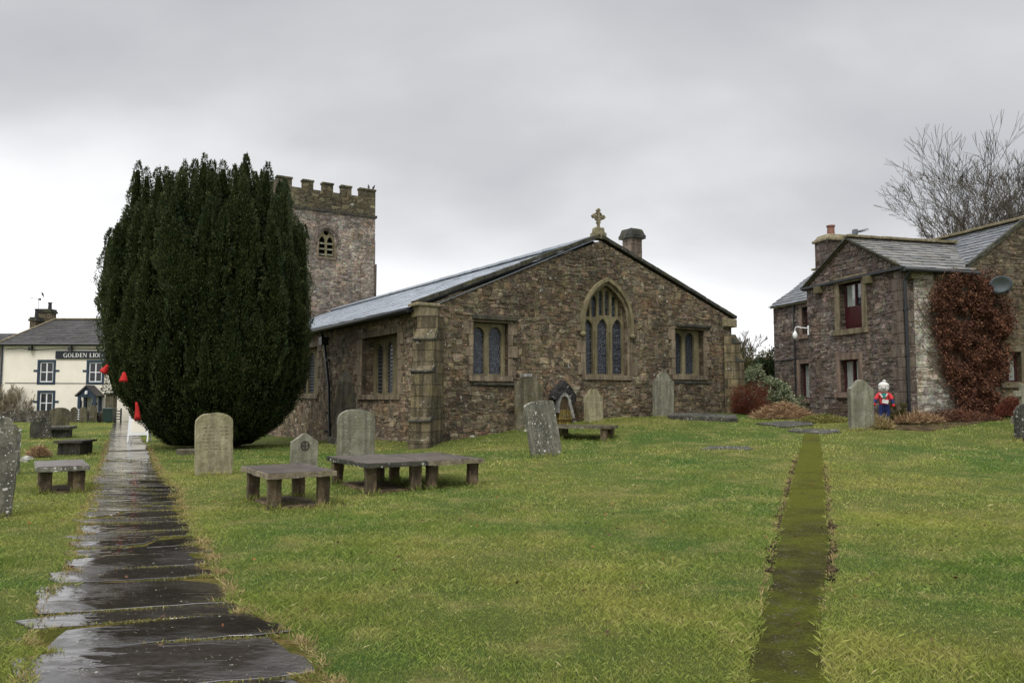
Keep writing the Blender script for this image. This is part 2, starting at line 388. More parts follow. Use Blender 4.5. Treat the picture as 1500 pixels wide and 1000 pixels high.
def leafm(name, c0, c1, sc=1.5, c2=None, rough=.6, trans=.25, hs=(0.3, 0.7)):
    m, t, b = mat(name); v = wpos(t); i = isl(t)
    c = mixc(t, mrange(t, noise(t, v, sc, 3, .6), *hs), c0, c1)
    if c2: c = mixc(t, mrange(t, i, .72, .8), c, c2)
    c = scalec(t, c, mrange(t, i, 0, 1, .65, 1.35))
    t.links.new(c, b.inputs['Base Color']); b.inputs['Roughness'].default_value = rough; b.inputs['Specular IOR Level'].default_value = .25
    if trans:
        tr = t.nodes.new('ShaderNodeBsdfTranslucent'); t.links.new(c, tr.inputs[0]); mx = t.nodes.new('ShaderNodeMixShader'); mx.inputs[0].default_value = trans
        o = [n for n in t.nodes if n.type == 'OUTPUT_MATERIAL'][0]
        t.links.new(b.outputs[0], mx.inputs[1]); t.links.new(tr.outputs[0], mx.inputs[2]); t.links.new(mx.outputs[0], o.inputs[0])
    return m
def paint(name, c, rough=.5, var=.2, sc=5, metal=0, spec=.5):
    m, t, b = mat(name); v = objc(t); b.inputs['Specular IOR Level'].default_value = spec
    cc = scalec(t, mixc(t, 0.0, c, c), mrange(t, noise(t, v, sc, 5, .65), .3, .7, 1 - var, 1 + var * .5))
    t.links.new(cc, b.inputs['Base Color']); b.inputs['Roughness'].default_value = rough; b.inputs['Metallic'].default_value = metal
    bump(t, b, noise(t, v, sc * 6, 3, .6), .002); return m
def leaded(name, base, line, sc=7, gw=.02, diamond=False):
    m, t, b = mat(name); v = objc(t)
    if diamond:
        mp = t.nodes.new('ShaderNodeMapping'); mp.inputs[2].default_value = (R(0), R(45), 0); mp.inputs[3].default_value = (sc, sc, sc); t.links.new(v, mp.inputs[0])
        sep = t.nodes.new('ShaderNodeSeparateXYZ'); t.links.new(mp.outputs[0], sep.inputs[0])
        fx = mth(t, 'ABSOLUTE', mth(t, 'SUBTRACT', mth(t, 'FRACT', sep.outputs[0]), .5)); fz = mth(t, 'ABSOLUTE', mth(t, 'SUBTRACT', mth(t, 'FRACT', sep.outputs[2]), .5))
        ln = mrange(t, mth(t, 'MINIMUM', fx, fz), gw, gw * 2.2)
    else:
        e = voro(t, v, sc, 'DISTANCE_TO_EDGE', .85)
        sep = t.nodes.new('ShaderNodeSeparateXYZ'); t.links.new(v, sep.inputs[0])
        bars = mth(t, 'ABSOLUTE', mth(t, 'SUBTRACT', mth(t, 'FRACT', mth(t, 'MULTIPLY', sep.outputs[2], 2.4)), .5))
        ln = mth(t, 'MINIMUM', mrange(t, e, gw, gw * 3), mrange(t, bars, .015, .035))
    cl = voro(t, v, sc, 'F1', .85, 1); s2 = t.nodes.new('ShaderNodeSeparateColor'); t.links.new(cl, s2.inputs[0])
    gl = scalec(t, mixc(t, 0.0, base, base), mrange(t, s2.outputs[0], 0, 1, .5, 2.0))
    t.links.new(mixc(t, ln, line, gl), b.inputs['Base Color']); t.links.new(mrange(t, ln, 0, 1, .6, .22), b.inputs['Roughness'])
    bump(t, b, addn(t, mth(t, 'MULTIPLY', ln, -.6), mth(t, 'MULTIPLY', s2.outputs[1], .6)), .01); return m
M_EAST = rubble('east_rubble', [(.075, .062, .05), (.14, .11, .08), (.11, .09, .07), (.18, .15, .11), (.14, .10, .065), (.20, .175, .14), (.095, .078, .06)], 4.7, 1.75, lichen=.8, stain=.5, mortar=(.17, .135, .085), gain=1.75)
M_SOUTH = rubble('south_rubble', [(.08, .065, .052), (.17, .13, .10), (.13, .105, .08), (.22, .18, .135), (.15, .105, .075), (.23, .20, .165), (.11, .085, .07)], 3.9, 1.8, lichen=.3, stain=.35, mortar=(.22, .18, .14), gain=1.75)
M_TOWER = rubble('tower_rubble', [(.12, .105, .098), (.20, .172, .162), (.155, .134, .125), (.25, .22, .205), (.17, .14, .125), (.25, .232, .22), (.13, .11, .103)], 3.8, 2.4, lichen=.1, stain=.25, mortar=(.34, .30, .26), gain=1.85)
M_PARA = rubble('parapet_stone', [(.10, .09, .06), (.16, .14, .09), (.13, .11, .08), (.19, .165, .11), (.12, .10, .07)], 2.0, 1.6, lichen=.3, stain=.4, mortar=(.11, .10, .07), green=.35)
M_COT = rubble('cottage_rubble', [(.075, .058, .056), (.14, .112, .108), (.11, .088, .084), (.18, .147, .140), (.13, .10, .094), (.19, .17, .165), (.095, .078, .074)], 3.3, 2.7, lichen=.2, stain=.35, mortar=(.17, .13, .11), gain=1.5)
M_COTL = rubble('limewashed_rubble', [(.35, .34, .325), (.44, .42, .40), (.29, .27, .245), (.48, .465, .45), (.23, .20, .175), (.40, .385, .365)], 3.0, 2.3, lichen=.0, stain=.3, mortar=(.40, .37, .30), mw=.06, gain=1.5)
M_COTG = rubble('cottage_gable_rubble', [(.12, .10, .075), (.20, .165, .12), (.15, .12, .09), (.25, .21, .16), (.17, .13, .10)], 3.0, 2.2, lichen=.2, stain=.35, mortar=(.2, .17, .13), green=.25)
M_DRESS = dressed('buff_dressings', (.16, .125, .085), (.25, .195, .135), .15, .2, .45, block=0)
M_BUTT = dressed('buttress_ashlar', (.12, .098, .060), (.20, .165, .105), .4, .5, .6, block=1, bd=.012)
M_QUOIN = dressed('quoin_stone', (.10, .08, .065), (.165, .13, .105), .15, .2, .5, block=0, bd=.012)
M_TRAC = dressed('tracery_stone', (.16, .135, .075), (.25, .21, .125), .5, .1, .4)
M_COPE = dressed('coping_stone', (.035, .035, .032), (.07, .067, .05), .5, .15, .4, mossc=(.09, .085, .02))
M_DARKST = dressed('dark_string_stone', (.035, .033, .03), (.08, .07, .05), .3, .1, .4)
M_SLATE = slate('nave_slate', (.29, .32, .365), (.34, .37, .415), .34, bd=.004, var=.15)
M_CSLATE = slate('cottage_slate', (.075, .075, .075), (.165, .16, .15), .45, .35, (.15, .13, .05))
M_CSLATE2 = slate('house_slate', (.065, .072, .082), (.12, .128, .14), .4, .15, (.15, .13, .05))
M_PSLATE = slate('pub_slate', (.025, .022, .022), (.05, .046, .046), .75, .1)
M_RIDGE = dressed('ridge_stone', (.18, .15, .09), (.26, .22, .14), .6, .2, .3)
M_LEAD = leaded('leaded_glass', (.012, .014, .02), (.085, .095, .12), 11, .03)
M_LEAD2 = leaded('diamond_leaded_glass', (.01, .012, .016), (.065, .075, .09), 11, .06, True)
M_BLACK = paint('black_iron', (.012, .013, .016), .35, .2)
M_GUTTER = paint('dark_gutter', (.02, .022, .026), .4, .2)
M_VOID = paint('dark_interior', (.008, .008, .008), .9, 0)
M_GLASS = paint('window_glass', (.015, .017, .02), .06, .1)
M_MAROON = paint('maroon_paint', (.045, .008, .01), .35, .2)
M_CURT = paint('net_curtain', (.40, .42, .38), .8, .08, 3)
M_CREAM = paint('cream_render', (.80, .75, .64), .85, .10, .8)
M_NAVY = paint('blue_surround_paint', (.012, .03, .055), .5, .15)
M_WHITE = paint('white_paint', (.75, .76, .76), .4, .06)
M_SIGN = paint('sign_board', (.004, .007, .014), .4, .1)
M_LETTER = paint('sign_lettering', (.72, .72, .68), .5, .05)
M_RED = paint('red_wool', (.48, .012, .010), .85, .3, 20)
M_TERRA = paint('terracotta', (.20, .09, .06), .8, .3)
M_GREYM = paint('grey_metal', (.12, .14, .16), .5, .2)
M_BARK = dressed('bark', (.07, .055, .04), (.12, .10, .075), .35, 0, .4, 4)
M_TWIG = paint('twig_bark', (.085, .070, .050), .8, .35, 2)
M_BROWNTWIG = paint('climber_twigs', (.10, .055, .035), .85, .3, 6)
M_TIMBER = paint('old_timber', (.10, .085, .04), .85, .35, 8)
M_BIN = paint('green_bin_plastic', (.008, .028, .022), .4, .15)
M_GRAVE = dressed('buff_gravestone', (.25, .225, .13), (.33, .30, .19), .25, .12, .3, 1.2)
M_GRAVEL_ = dressed('lichened_gravestone', (.12, .115, .09), (.22, .21, .165), .2, .9, .5, 1.1, lth=.05)
M_GRAVED = dressed('dark_gravestone', (.035, .035, .03), (.08, .075, .06), .35, .7, .4, 1.4)
M_GRAVEG = dressed('grey_green_gravestone', (.17, .165, .12), (.25, .24, .18), .25, .25, .35, 1.2)
M_GRAVEB = dressed('brown_gravestone', (.11, .095, .06), (.17, .15, .10), .5, .25, .5, 1.0)
M_TABLE = dressed('wet_table_slab', (.055, .04, .036), (.11, .085, .07), .25, .35, .25, 1.3, rough=.32)
M_PALETWIG = paint('pale_twigs', (.30, .25, .17), .8, .2, 6)
M_TLEG = dressed('table_leg_stone', (.07, .05, .035), (.22, .16, .09), .25, .15, .55, 1.6)
M_SLABEDGE = dressed('buff_slab_edge', (.17, .14, .095), (.25, .21, .14), .35, .5, .3, 2)
M_LIME = dressed('limestone_rocks', (.26, .25, .21), (.42, .41, .36), .4, .3, .4, 1.2)
M_WALLST = dressed('dry_wall_stone', (.06, .052, .042), (.13, .11, .09), .5, .5, .4, .8)
# ------------------------------------------------------------ ground
def m_lawn():
    m, t, b = mat('lawn_turf'); v = wpos(t)
    a = noise(t, v, .22, 4, .6); bb = noise(t, v, 1.5, 5, .65); f = noise(t, v, 30, 5, .75)
    c = mixc(t, mrange(t, a, .38, .62), (.045, .085, .016), (.10, .11, .027))
    c = mixc(t, mrange(t, bb, .5, .72, 0, .7), c, (.22, .19, .07))
    c = scalec(t, c, mrange(t, f, .3, .7, .55, 1.4)); t.links.new(c, b.inputs['Base Color']); b.inputs['Roughness'].default_value = .9
    b.inputs['Specular IOR Level'].default_value = .1
    bump(t, b, addn(t, f, mth(t, 'MULTIPLY', bb, 1.5)), .04)
m_lawn()
def m_moss():
    m, t, b = mat('moss_path'); v = wpos(t)
    a = noise(t, v, 1.2, 5, .7); f = noise(t, v, 45, 4, .75); k = noise(t, v, 5, 5, .7)
    c = mixc(t, mrange(t, a, .4, .62), (.040, .036, .014), (.080, .088, .014))
    c = mixc(t, mrange(t, k, .56, .68, 0, .6), c, (.10, .085, .068))
    sep = t.nodes.new('ShaderNodeSeparateXYZ'); t.links.new(v, sep.inputs[0])
    far = mrange(t, sep.outputs[1], 8.0, 12.0); c = mixc(t, mth(t, 'MULTIPLY', far, mrange(t, a, .3, .5, .35, .9)), c, (.088, .094, .014))
    vo = voro(t, v, 24, 'F1', 1); c = mixc(t, mth(t, 'MULTIPLY', mrange(t, vo, .16, .1), mrange(t, k, .48, .56)), c, (.3, .28, .27))
    c = scalec(t, c, mrange(t, f, .3, .7, .5, 1.5)); t.links.new(c, b.inputs['Base Color']); b.inputs['Roughness'].default_value = .9; b.inputs['Specular IOR Level'].default_value = .03
    bump(t, b, addn(t, f, a), .03)
m_moss()
def m_soil(name, c0, c1):
    m, t, b = mat(name); v = wpos(t); f = noise(t, v, 35, 5, .75)
    c = mixc(t, mrange(t, noise(t, v, 3, 4, .6), .4, .6), c0, c1); c = scalec(t, c, mrange(t, f, .3, .7, .5, 1.5))
    t.links.new(c, b.inputs['Base Color']); b.inputs['Roughness'].default_value = .9; b.inputs['Specular IOR Level'].default_value = .04; bump(t, b, f, .03); return m
m_soil('path_bed', (.06, .065, .012), (.13, .10, .035)); m_soil('bare_soil', (.012, .009, .006), (.06, .04, .025)); m_soil('flower_bed_soil', (.04, .028, .018), (.10, .075, .04))
def m_flag():
    m, t, b = mat('wet_flagstone'); v = wpos(t); i = isl(t)
    n1 = noise(t, v, 1.3, 5, .6); n2 = noise(t, v, 28, 5, .75); n3 = noise(t, v, 5, 5, .7)
    c = mixc(t, n1, (.012, .010, .009), (.042, .035, .031)); c = scalec(t, c, mrange(t, i, 0, 1, .7, 1.4)); c = scalec(t, c, mrange(t, n2, .3, .7, .6, 1.4))
    l = voro(t, distort(t, v, 12, .06), 15, 'F1', 1); l2 = voro(t, v, 34, 'F1', 1)
    lm = mth(t, 'MAXIMUM', mth(t, 'MULTIPLY', mrange(t, l, .2, .14), mrange(t, n3, .58, .62)), mth(t, 'MULTIPLY', mrange(t, l2, .2, .14), mrange(t, n3, .55, .6)))
    c = mixc(t, mth(t, 'MULTIPLY', lm, .8), c, (.27, .27, .20))
    t.links.new(c, b.inputs['Base Color']); b.inputs['IOR'].default_value = 1.75
    wet = noise(t, wpos(t, (1, 1.5, 1)), 1.1, 4, .6)
    r = mrange(t, wet, .48, .64, .04, .20); r = mth(t, 'ADD', r, mth(t, 'MULTIPLY', lm, .4)); t.links.new(r, b.inputs['Roughness'])
    h = addn(t, mth(t, 'MULTIPLY', n2, mrange(t, wet, .45, .62, .02, .6)), mth(t, 'MULTIPLY', noise(t, wpos(t, (1, 2.2, 1)), 2.6, 3, .5), 1.7)); bump(t, b, h, .006)
m_flag()
# one sheet of ground reaching the horizon
def grid_sheet(name, xs, ys, m, dz=0.0):
    X, Y = np.meshgrid(xs, ys); Z = gnp(X, Y) + dz; nx, ny = len(xs), len(ys)
    v = np.stack([X, Y, Z], -1).reshape(-1, 3)
    f = [(j * nx + i, j * nx + i + 1, (j + 1) * nx + i + 1, (j + 1) * nx + i) for j in range(ny - 1) for i in range(nx - 1)]
    me = bpy.data.meshes.new(name); me.from_pydata(v.tolist(), [], f); me.materials.append(m)
    for p in me.polygons: p.use_smooth = True
    o = bpy.data.objects.new(name, me); COL.objects.link(o); return tag(o, kind='structure')
far = [60, 90, 140, 220, 400, 900]
grid_sheet('lawn', np.array([-a for a in far[::-1]] + list(np.arange(-40, 40.1, .4)) + far), np.array([-900, -300, -100, -40, -15] + list(np.arange(-5, 62, .4)) + [75, 100, 150, 250, 500, 1200]), MATS['lawn_turf'])

# flagstone path: edges read off the photograph, turned into ground positions
_pe = [(1130, -40, 590), (1000, 50, 478), (940, 55, 430), (900, 62, 372), (880, 75, 335), (850, 95, 320), (800, 115, 297), (750, 125, 268), (720, 142, 262), (700, 143, 240), (680, 150, 228), (650, 158, 214), (635, 162, 204), (620, 166, 197), (614, 167, 193)]
PY = []; PL = []; PR = []
for y, l, r in _pe:
    a, b = ray(l, y), ray(r, y); s = -EYE / a.z; PY.append(a.y * s); PL.append(a.x * s); PR.append(b.x * s)
PY = np.array(PY); PL = np.array(PL); PR = np.array(PR)
def pL(y): return np.interp(y, PY, PL)
def pR(y): return np.interp(y, PY, PR)
def strip(name, ys, fl, fr, m, dz, n=5, jit=0, kind='structure'):
    vs = []; fs = []
    for y in ys:
        l, r = fl(y) + nr.normal() * jit, fr(y) + nr.normal() * jit
        for k in range(n): x = l + (r - l) * k / (n - 1); vs.append((x, y, g(x, y) + dz))
    for j in range(len(ys) - 1):
        for k in range(n - 1): a = j * n + k; fs.append((a, a + 1, a + n + 1, a + n))
    mb = MB(); mb.add(vs, fs); o = mb.build(name, m, smooth=True); return tag(o, kind=kind)
strip('path_bed', np.arange(2.2, 54, .5), lambda y: pL(y) - .02, lambda y: pR(y) + .03, MATS['path_bed'], .004, jit=.03)
def flags():
    mb = MB(); y = 2.3; global JOINTS
    near = [3.4, 4.46, 5.22, 5.74, 6.07, 7.04, 7.53, 8.1, 8.55]
    joints = [2.3] + near; y = 8.55
    while y < 53.5: y += rnd.uniform(.38, .85); joints.append(y)
    sf = lambda yy: .03 * math.sin(yy * 2.1) + .03 + .17 * math.exp(-((yy - 5.5) / 4.0) ** 2)
    JOINTS = [(yy, sf(yy)) for yy in joints]
    for j in range(len(joints) - 1):
        y0, y1 = joints[j], joints[j + 1]; ym = (y0 + y1) / 2
        l, r = pL(ym) + rnd.uniform(-.05, .06), pR(ym) + rnd.uniform(-.12, .06)
        cuts = [l, r]
        if rnd.random() < .25 and j not in (3,): cuts = [l, l + (r - l) * rnd.uniform(.3, .7), r]
        for q in range(len(cuts) - 1):
            a, b = cuts[q], cuts[q + 1]; gp = .016
            sl, sl2 = sf(y0), sf(y1)
            loop = []
            def side(x0, yy0, x1, yy1, n, amp):
                for k in range(n):
                    f = k / n; loop.append((x0 + (x1 - x0) * f + rnd.uniform(-amp, amp), yy0 + (yy1 - yy0) * f + rnd.uniform(-amp, amp)))
            am = .014
            a += gp * (q > 0); b -= gp * (q < len(cuts) - 2); rc = rnd.uniform(.08, .24) if y0 < 16 else rnd.uniform(.04, .12); rc = min(rc, (y1 - y0) * .33)
            da, db = ((pL(y1) - pL(y0)) / 2 if q == 0 else 0), ((pR(y1) - pR(y0)) / 2 if q == len(cuts) - 2 else 0)
            side(a - da + rc, y0 + gp - sl, b - db - rc, y0 + gp + sl, 9, am); side(b - db - rc * .3, y0 + gp + sl + rc * .3, b + db, y1 - gp + sl2 - rc, 6, am * 2.4)
            side(b + db - rc, y1 - gp + sl2, a + da + rc, y1 - gp - sl2, 9, am); side(a + da, y1 - gp - sl2 - rc, a - da + rc * .3, y0 + gp - sl + rc * .3, 5, am * 1.8)
            tx, ty = rnd.gauss(0, .005), rnd.gauss(0, .006); cx, cy = (a + b) / 2, ym; zb = .010 + rnd.uniform(-.003, .004); tx *= 1.5; ty *= 1.7
            top = [Vector((x, yy, g(x, yy) + zb + (x - cx) * tx + (yy - cy) * ty)) for x, yy in loop]
            n = len(top); inn = [Vector((cx + (p.x - cx) * .985, cy + (p.y - cy) * .98, p.z + .004)) for p in top]
            bot = [p - Vector((0, 0, .06)) for p in top]
            mb.add(inn + top + bot, [tuple(range(n))] + [(i, i + n, (i + 1) % n + n, (i + 1) % n) for i in range(n)] + [(i + n, i + 2 * n, (i + 1) % n + 2 * n, (i + 1) % n + n) for i in range(n)])
    o = mb.build('flagstone_path', MATS['wet_flagstone'])
    bm = bmesh.new(); bm.from_mesh(o.data); bmesh.ops.triangulate(bm, faces=[f for f in bm.faces if len(f.verts) > 4]); bm.to_mesh(o.data); bm.free()
    tag(o, kind='structure')
flags()
# narrow mossy path on the right
_me = [(1100, 1075, 1222), (1000, 1097, 1210), (900, 1115, 1204), (850, 1128, 1212), (800, 1135, 1217), (750, 1146, 1213), (700, 1160, 1209), (660, 1170, 1205), (640, 1176, 1201), (629, 1180, 1199)]
ML = [gnd(l, y) for y, l, r in _me]; MR = [gnd(r, y) for y, l, r in _me]
MY = np.array([(a.y + b.y) / 2 for a, b in zip(ML, MR)]); MLx = np.array([a.x for a in ML]); MRx = np.array([a.x for a in MR])
def mL(y): return np.interp(y, MY, MLx)
def mR(y): return np.interp(y, MY, MRx)
strip('moss_path', np.arange(MY[0], MY[-1] + .2, .25), lambda y: mL(y), lambda y: mR(y), MATS['moss_path'], .012, 7, .018)
wob = lambda y, s: .022 * math.sin(y * 5 + s) + .018 * math.sin(y * 13 + 2 * s)
strip('soil_edge', np.arange(7.3, 17.5, .08), lambda y: mL(y) - .045 - .03 * math.sin(y * 9) + wob(y, 1), lambda y: mL(y) + .01, MATS['bare_soil'], .018, 3, .010)
strip('soil_edge', np.arange(6.9, 16.5, .08), lambda y: mR(y) - .01, lambda y: mR(y) + .045 + 1.3 * wob(y, 3), MATS['bare_soil'], .018, 3, .012)

# ------------------------------------------------------------ shapes shared by the buildings
def arch(x0, x1, z0, zs, za, n=9):
    a = (x1 - x0) / 2; h = max(za - zs, .01); r = (a * a + h * h) / (2 * a); xc = (x0 + x1) / 2; pts = [(x0, z0), (x1, z0)]
    if r > a * 1.001:
        th = math.atan2(h, r - a); right = [(x1 - r + r * math.cos(th * k / n), zs + r * math.sin(th * k / n)) for k in range(n + 1)]
    else: right = [(xc + a * math.cos(math.pi / 2 * k / n), zs + h * math.sin(math.pi / 2 * k / n)) for k in range(n + 1)]
    left = [(2 * xc - x, z) for x, z in right[:-1]][::-1]
    return pts + right + left
def rect(x0, x1, z0, z1): return [(x0, z0), (x1, z0), (x1, z1), (x0, z1)]
def slates(mb, A, B, C, D, n, w, th=.025, jit=.012, taper=0.0):
    """real overlapping slates over the quad eave-left A, eave-right B, ridge-right C, ridge-left D"""
    A, B, C, D = map(Vector, (A, B, C, D)); nm = (B - A).cross(D - A).normalized()
    if nm.z < 0: nm = -nm
    t0 = 0.0
    ws = [1 - taper * i / n for i in range(n)]; tot = sum(ws); acc = 0
    for i in range(n):
        t0, t1 = acc / tot, (acc + ws[i]) / tot; acc += ws[i]
        P, Q = A.lerp(D, t0), B.lerp(C, t0); P2, Q2 = A.lerp(D, min(t1 + .25 / n, 1)), B.lerp(C, min(t1 + .25 / n, 1))
        L = (Q - P).length
        if L < .05: continue
        s = -rnd.uniform(0, w)
        while s < L:
            e = s + w * rnd.uniform(.65, 1.35); a, b = max(s, 0) / L, min(e, L) / L; s = e
            if b - a < .01: continue
            j = rnd.uniform(-jit, jit); dn = (A - D).normalized() * j; k = th * rnd.uniform(.8, 1.4); g2 = .004 / L
            p0, p1 = P.lerp(Q, a + g2) + dn + nm * k, P.lerp(Q, b - g2) + dn + nm * (k + rnd.uniform(-.3, .3) * th)
            q1, q0 = P2.lerp(Q2, b - g2) + nm * .006, P2.lerp(Q2, a + g2) + nm * .006
            mb.add([p0, p1, q1, q0, p0 - nm * th, p1 - nm * th], [(0, 1, 2, 3), (0, 4, 5, 1), (0, 3, 4), (1, 5, 2)])
def beam(mb, P, Q, w, h, up=(0, 0, 1), off=0):
    """bar of width w and height h from P to Q"""
    P, Q, up = Vector(P), Vector(Q), Vector(up); t = (Q - P).normalized(); s = t.cross(up).normalized() * w / 2; u = s.cross(t).normalized() * h / 2
    if u.z < 0: u = -u
    vs = [c + a * s + b * u for c in (P, Q) for a in (-1, 1) for b in (-1, 1)]
    mb.add(vs, [(0, 1, 3, 2), (4, 6, 7, 5), (0, 4, 5, 1), (2, 3, 7, 6), (0, 2, 6, 4), (1, 5, 7, 3)])
def pole(name, parent, m, a, b, r, n=8): mb = MB(); mb.tube([a, b], r, n); return mb.build(name, m, parent, smooth=True)

# rubble facing: real stones laid to rough courses over the wall, leaving the openings free
def facing(mname, f3, x0, x1, zf, openings, parent, seed, hr=(.16, .32), wr=(.16, .55), z0=-.25, ztop=None, prot=(.003, .024), name='rubble_facing', split=.55, inside=None):
    r = random.Random(seed); mb = MB(); z = z0; zmax = max(zf(x0 + (x1 - x0) * i / 40) for i in range(41))
    def wav(x, z): return .045 * math.sin(x * 1.1 + z * 2.3 + seed) + .028 * math.sin(x * 3.1 - z * 3.7 + seed * 2) + .016 * math.sin(x * 6.5 + z * 4.1)
    def wax(x, z): return .03 * math.sin(z * 4.7 + x * 2 + seed) + .02 * math.sin(z * 9.1 - x * 3)
    while z < zmax:
        h = r.uniform(*hr); x = x0 + r.uniform(-.2, 0)
        while x < x1:
            w = r.uniform(*wr); xa, xb = max(x, x0 + .004), min(x + w, x1 - .004); x += w
            if xb - xa < .05: continue
            n = 1 if r.random() > split else (2 if r.random() < .75 or h < .22 else 3); cuts = [0] + sorted(r.uniform(.3, .7) if n == 2 else r.uniform(.25, .75) for _ in range(n - 1)) + [1]
            for a, b in zip(cuts[:-1], cuts[1:]):
                za, zb = z + h * a, z + h * b
                if zb - za < .035: continue
                cells = [(xa, xb)] if (xb - xa) < .3 or r.random() < .6 else [(xa, xa + (xb - xa) * .55), (xa + (xb - xa) * .55, xb)]
                for p, q in cells:
                    cx, cz = (p + q) / 2, (za + zb) / 2
                    if zb > min(zf(p), zf(q)) - .01: 
                        if za + .05 > min(zf(p), zf(q)): continue
                        zb2 = min(zf(p), zf(q)) - .01
                    else: zb2 = zb
                    if any(p < o[1] and q > o[0] and za < o[3] and zb2 > o[2] for o in openings):
                        hit = [o for o in openings if p < o[1] and q > o[0] and za < o[3] and zb2 > o[2]][0]
                        if cx < hit[0] and hit[0] - p > .06: q = hit[0]
                        elif cx > hit[1] and q - hit[1] > .06: p = hit[1]
                        elif cz < hit[2] and hit[2] - za > .05: zb2 = hit[2]
                        elif cz > hit[3] and zb2 - hit[3] > .05: za = hit[3]
                        else: continue
                        if any(p < o[1] - .001 and q > o[0] + .001 and za < o[3] - .001 and zb2 > o[2] + .001 for o in openings): continue
                    if inside and any(inside(p + (q - p) * u_, za + (zb2 - za) * v_) for u_ in (0, .5, 1) for v_ in (0, .5, 1)): continue
                    g_ = .005; c_ = min(.085, (q - p) * .30, (zb2 - za) * .38); near_o = min([9] + [max(o[0] - q, p - o[1], o[2] - zb2, za - o[3]) for o in openings]); wk = max(0, min(1, (near_o - .02) / .25, (min(zf(p), zf(q)) - zb2) / .2, (p - x0) / .15 if x0 > -9 else 1, (x1 - q) / .15)); j = lambda: r.uniform(-.013, .013)
                    P_ = [(p + g_ + c_ * r.random(), za + g_), (q - g_ - c_ * r.random(), za + g_), (q - g_, za + g_ + c_ * r.random()), (q - g_, zb2 - g_ - c_ * r.random()), (q - g_ - c_ * r.random(), zb2 - g_), ((p + q) / 2, zb2 - g_ + j()), (p + g_ + c_ * r.random(), zb2 - g_), (p + g_, zb2 - g_ - c_ * r.random()), (p + g_, za + g_ + c_ * r.random())]
                    ra = r.gauss(0, .045) * wk; ux, uz = (p + q) / 2, (za + zb2) / 2
                    P_ = [(min(max(u + j() + wk * wax(u, v) - ra * (v - uz), x0 + .001), x1 - .001), v + j() + wk * wav(u, v) + ra * (u - ux)) for u, v in P_]; pr = r.uniform(*prot) * (2.0 if r.random() < .05 else 1); n_ = len(P_); mx_, mz_ = (p + q) / 2, (za + zb2) / 2
                    tl, tv = r.uniform(-.05, .05), r.uniform(-.12, .06); i_ = .010
                    fr = [f3(mx_ + (u - mx_) * (1 - 2 * i_ / max(q - p, .06)), mz_ + (v - mz_) * (1 - 2 * i_ / max(zb2 - za, .06)), -pr + tl * (u - mx_) + tv * (v - mz_)) for u, v in P_]
                    bk = [f3(u, v, .004) for u, v in P_]
                    mb.add(fr + bk, [tuple(range(n_))] + [(k, k + n_, (k + 1) % n_ + n_, (k + 1) % n_) for k in range(n_)])
        z += h
    return mb.build(name, STONE[mname], parent)
def grow(r, *m): return (r[0] - m[0], r[1] + m[0], r[2] - m[1], r[3] + m[2])
# ------------------------------------------------------------ church
def E(px, py): p = CH.hit(1, 0, px, py); return (p.x, p.z)      # on the east gable
def SW(px, py): p = CH.hit(0, 0, px, py); return (p.y, p.z)     # on the south wall
church = thing('church', 'long low stone church with a broad east gable, grey slate roof and battlemented west tower', 'church', frame=CH)
LEN = 26.7
cl, cp, cr = E(618, 447), E(880, 353), E(1066, 466)
W = 13.0; AX = cp[0]; ZL, ZA, ZR = cl[1], cp[1], cr[1]
def ex(a0, a1, y0, y1, f=E): p, q = f(a0, y1), f(a1, y0); return p[0], q[0], p[1], q[1]
# openings of the east wall
def two_light(px, lights, frame_px, rise=1.0):
    fx0, fx1, fz0, fz1 = frame_px
    return rect(fx0, fx1, fz0, fz1)
wl = ex(693, 744, 474, 550); wr = ex(989.5, 1030, 484, 549.5)
wc0, wc1 = E(858, 549), E(919.5, 549); zsill = wc0[1]; zap = E(889, 418)[1]; zsp = E(889, 474)[1]
cwo = arch(wc0[0], wc1[0], zsill, zsp, zap)
wall = MB()
gab = [(-.0, -1.0), (W, -1.0), (W, ZR), (AX, ZA), (0, ZL)]
wall.plate(gab, [rect(*wl), cwo, rect(*wr)], XZ(0), 0, .55)
wall.build('gable_wall', M_EAST, church)
s1 = ex(590, 530, 488, 578, SW); s1 = (min(s1[0], s1[1]), max(s1[0], s1[1]), s1[2], s1[3])
s2 = ex(463.5, 438, 509, 578, SW); s2 = (min(s2[0], s2[1]), max(s2[0], s2[1]), s2[2], s2[3])
s1 = (SW(583, 530)[0], SW(530, 530)[0], SW(563, 578)[1], SW(563, 491)[1]); s2 = (SW(465, 530)[0], SW(430, 530)[0], SW(450, 578)[1], SW(450, 510)[1])
s3 = (s2[0] + 6.5, s2[1] + 6.5, s2[2], s2[3])
_wa = zap - zsp; EO = [grow(wl, .20, .12, .05), grow(wr, .20, .12, .05), (wc0[0] - .24, wc1[0] + .24, zsill - .12, zsp)]
def in_arch(x, z, a=(wc1[0] - wc0[0]) / 2 + .17, h=zap - zsp + .26, xc=(wc0[0] + wc1[0]) / 2):
    if z < zsp - .01 or abs(x - xc) > a: return False
    rr_ = (a * a + h * h) / (2 * a); return (abs(x - xc) + rr_ - a) ** 2 + (z - zsp) ** 2 < rr_ * rr_
facing('east_rubble', XZ(0), 0, W, lambda x: (ZL + (ZA - ZL) * x / AX if x < AX else ZA + (ZR - ZA) * (x - AX) / (W - AX)) - .03, EO, church, 5, (.10, .25), (.10, .36), inside=in_arch)
facing('south_rubble', YZ(0), .02, LEN, lambda x: ZL - .12, [grow(s_, .26, .12, .18) for s_ in (s1, s2, s3)], church, 6, (.12, .25), (.12, .42))
sw = MB(); sw.plate([(.55, -1), (LEN, -1), (LEN, ZL), (.55, ZL)], [rect(*s1), rect(*s2), rect(*s3)], YZ(0), 0, .55); sw.build('side_wall', M_SOUTH, church)
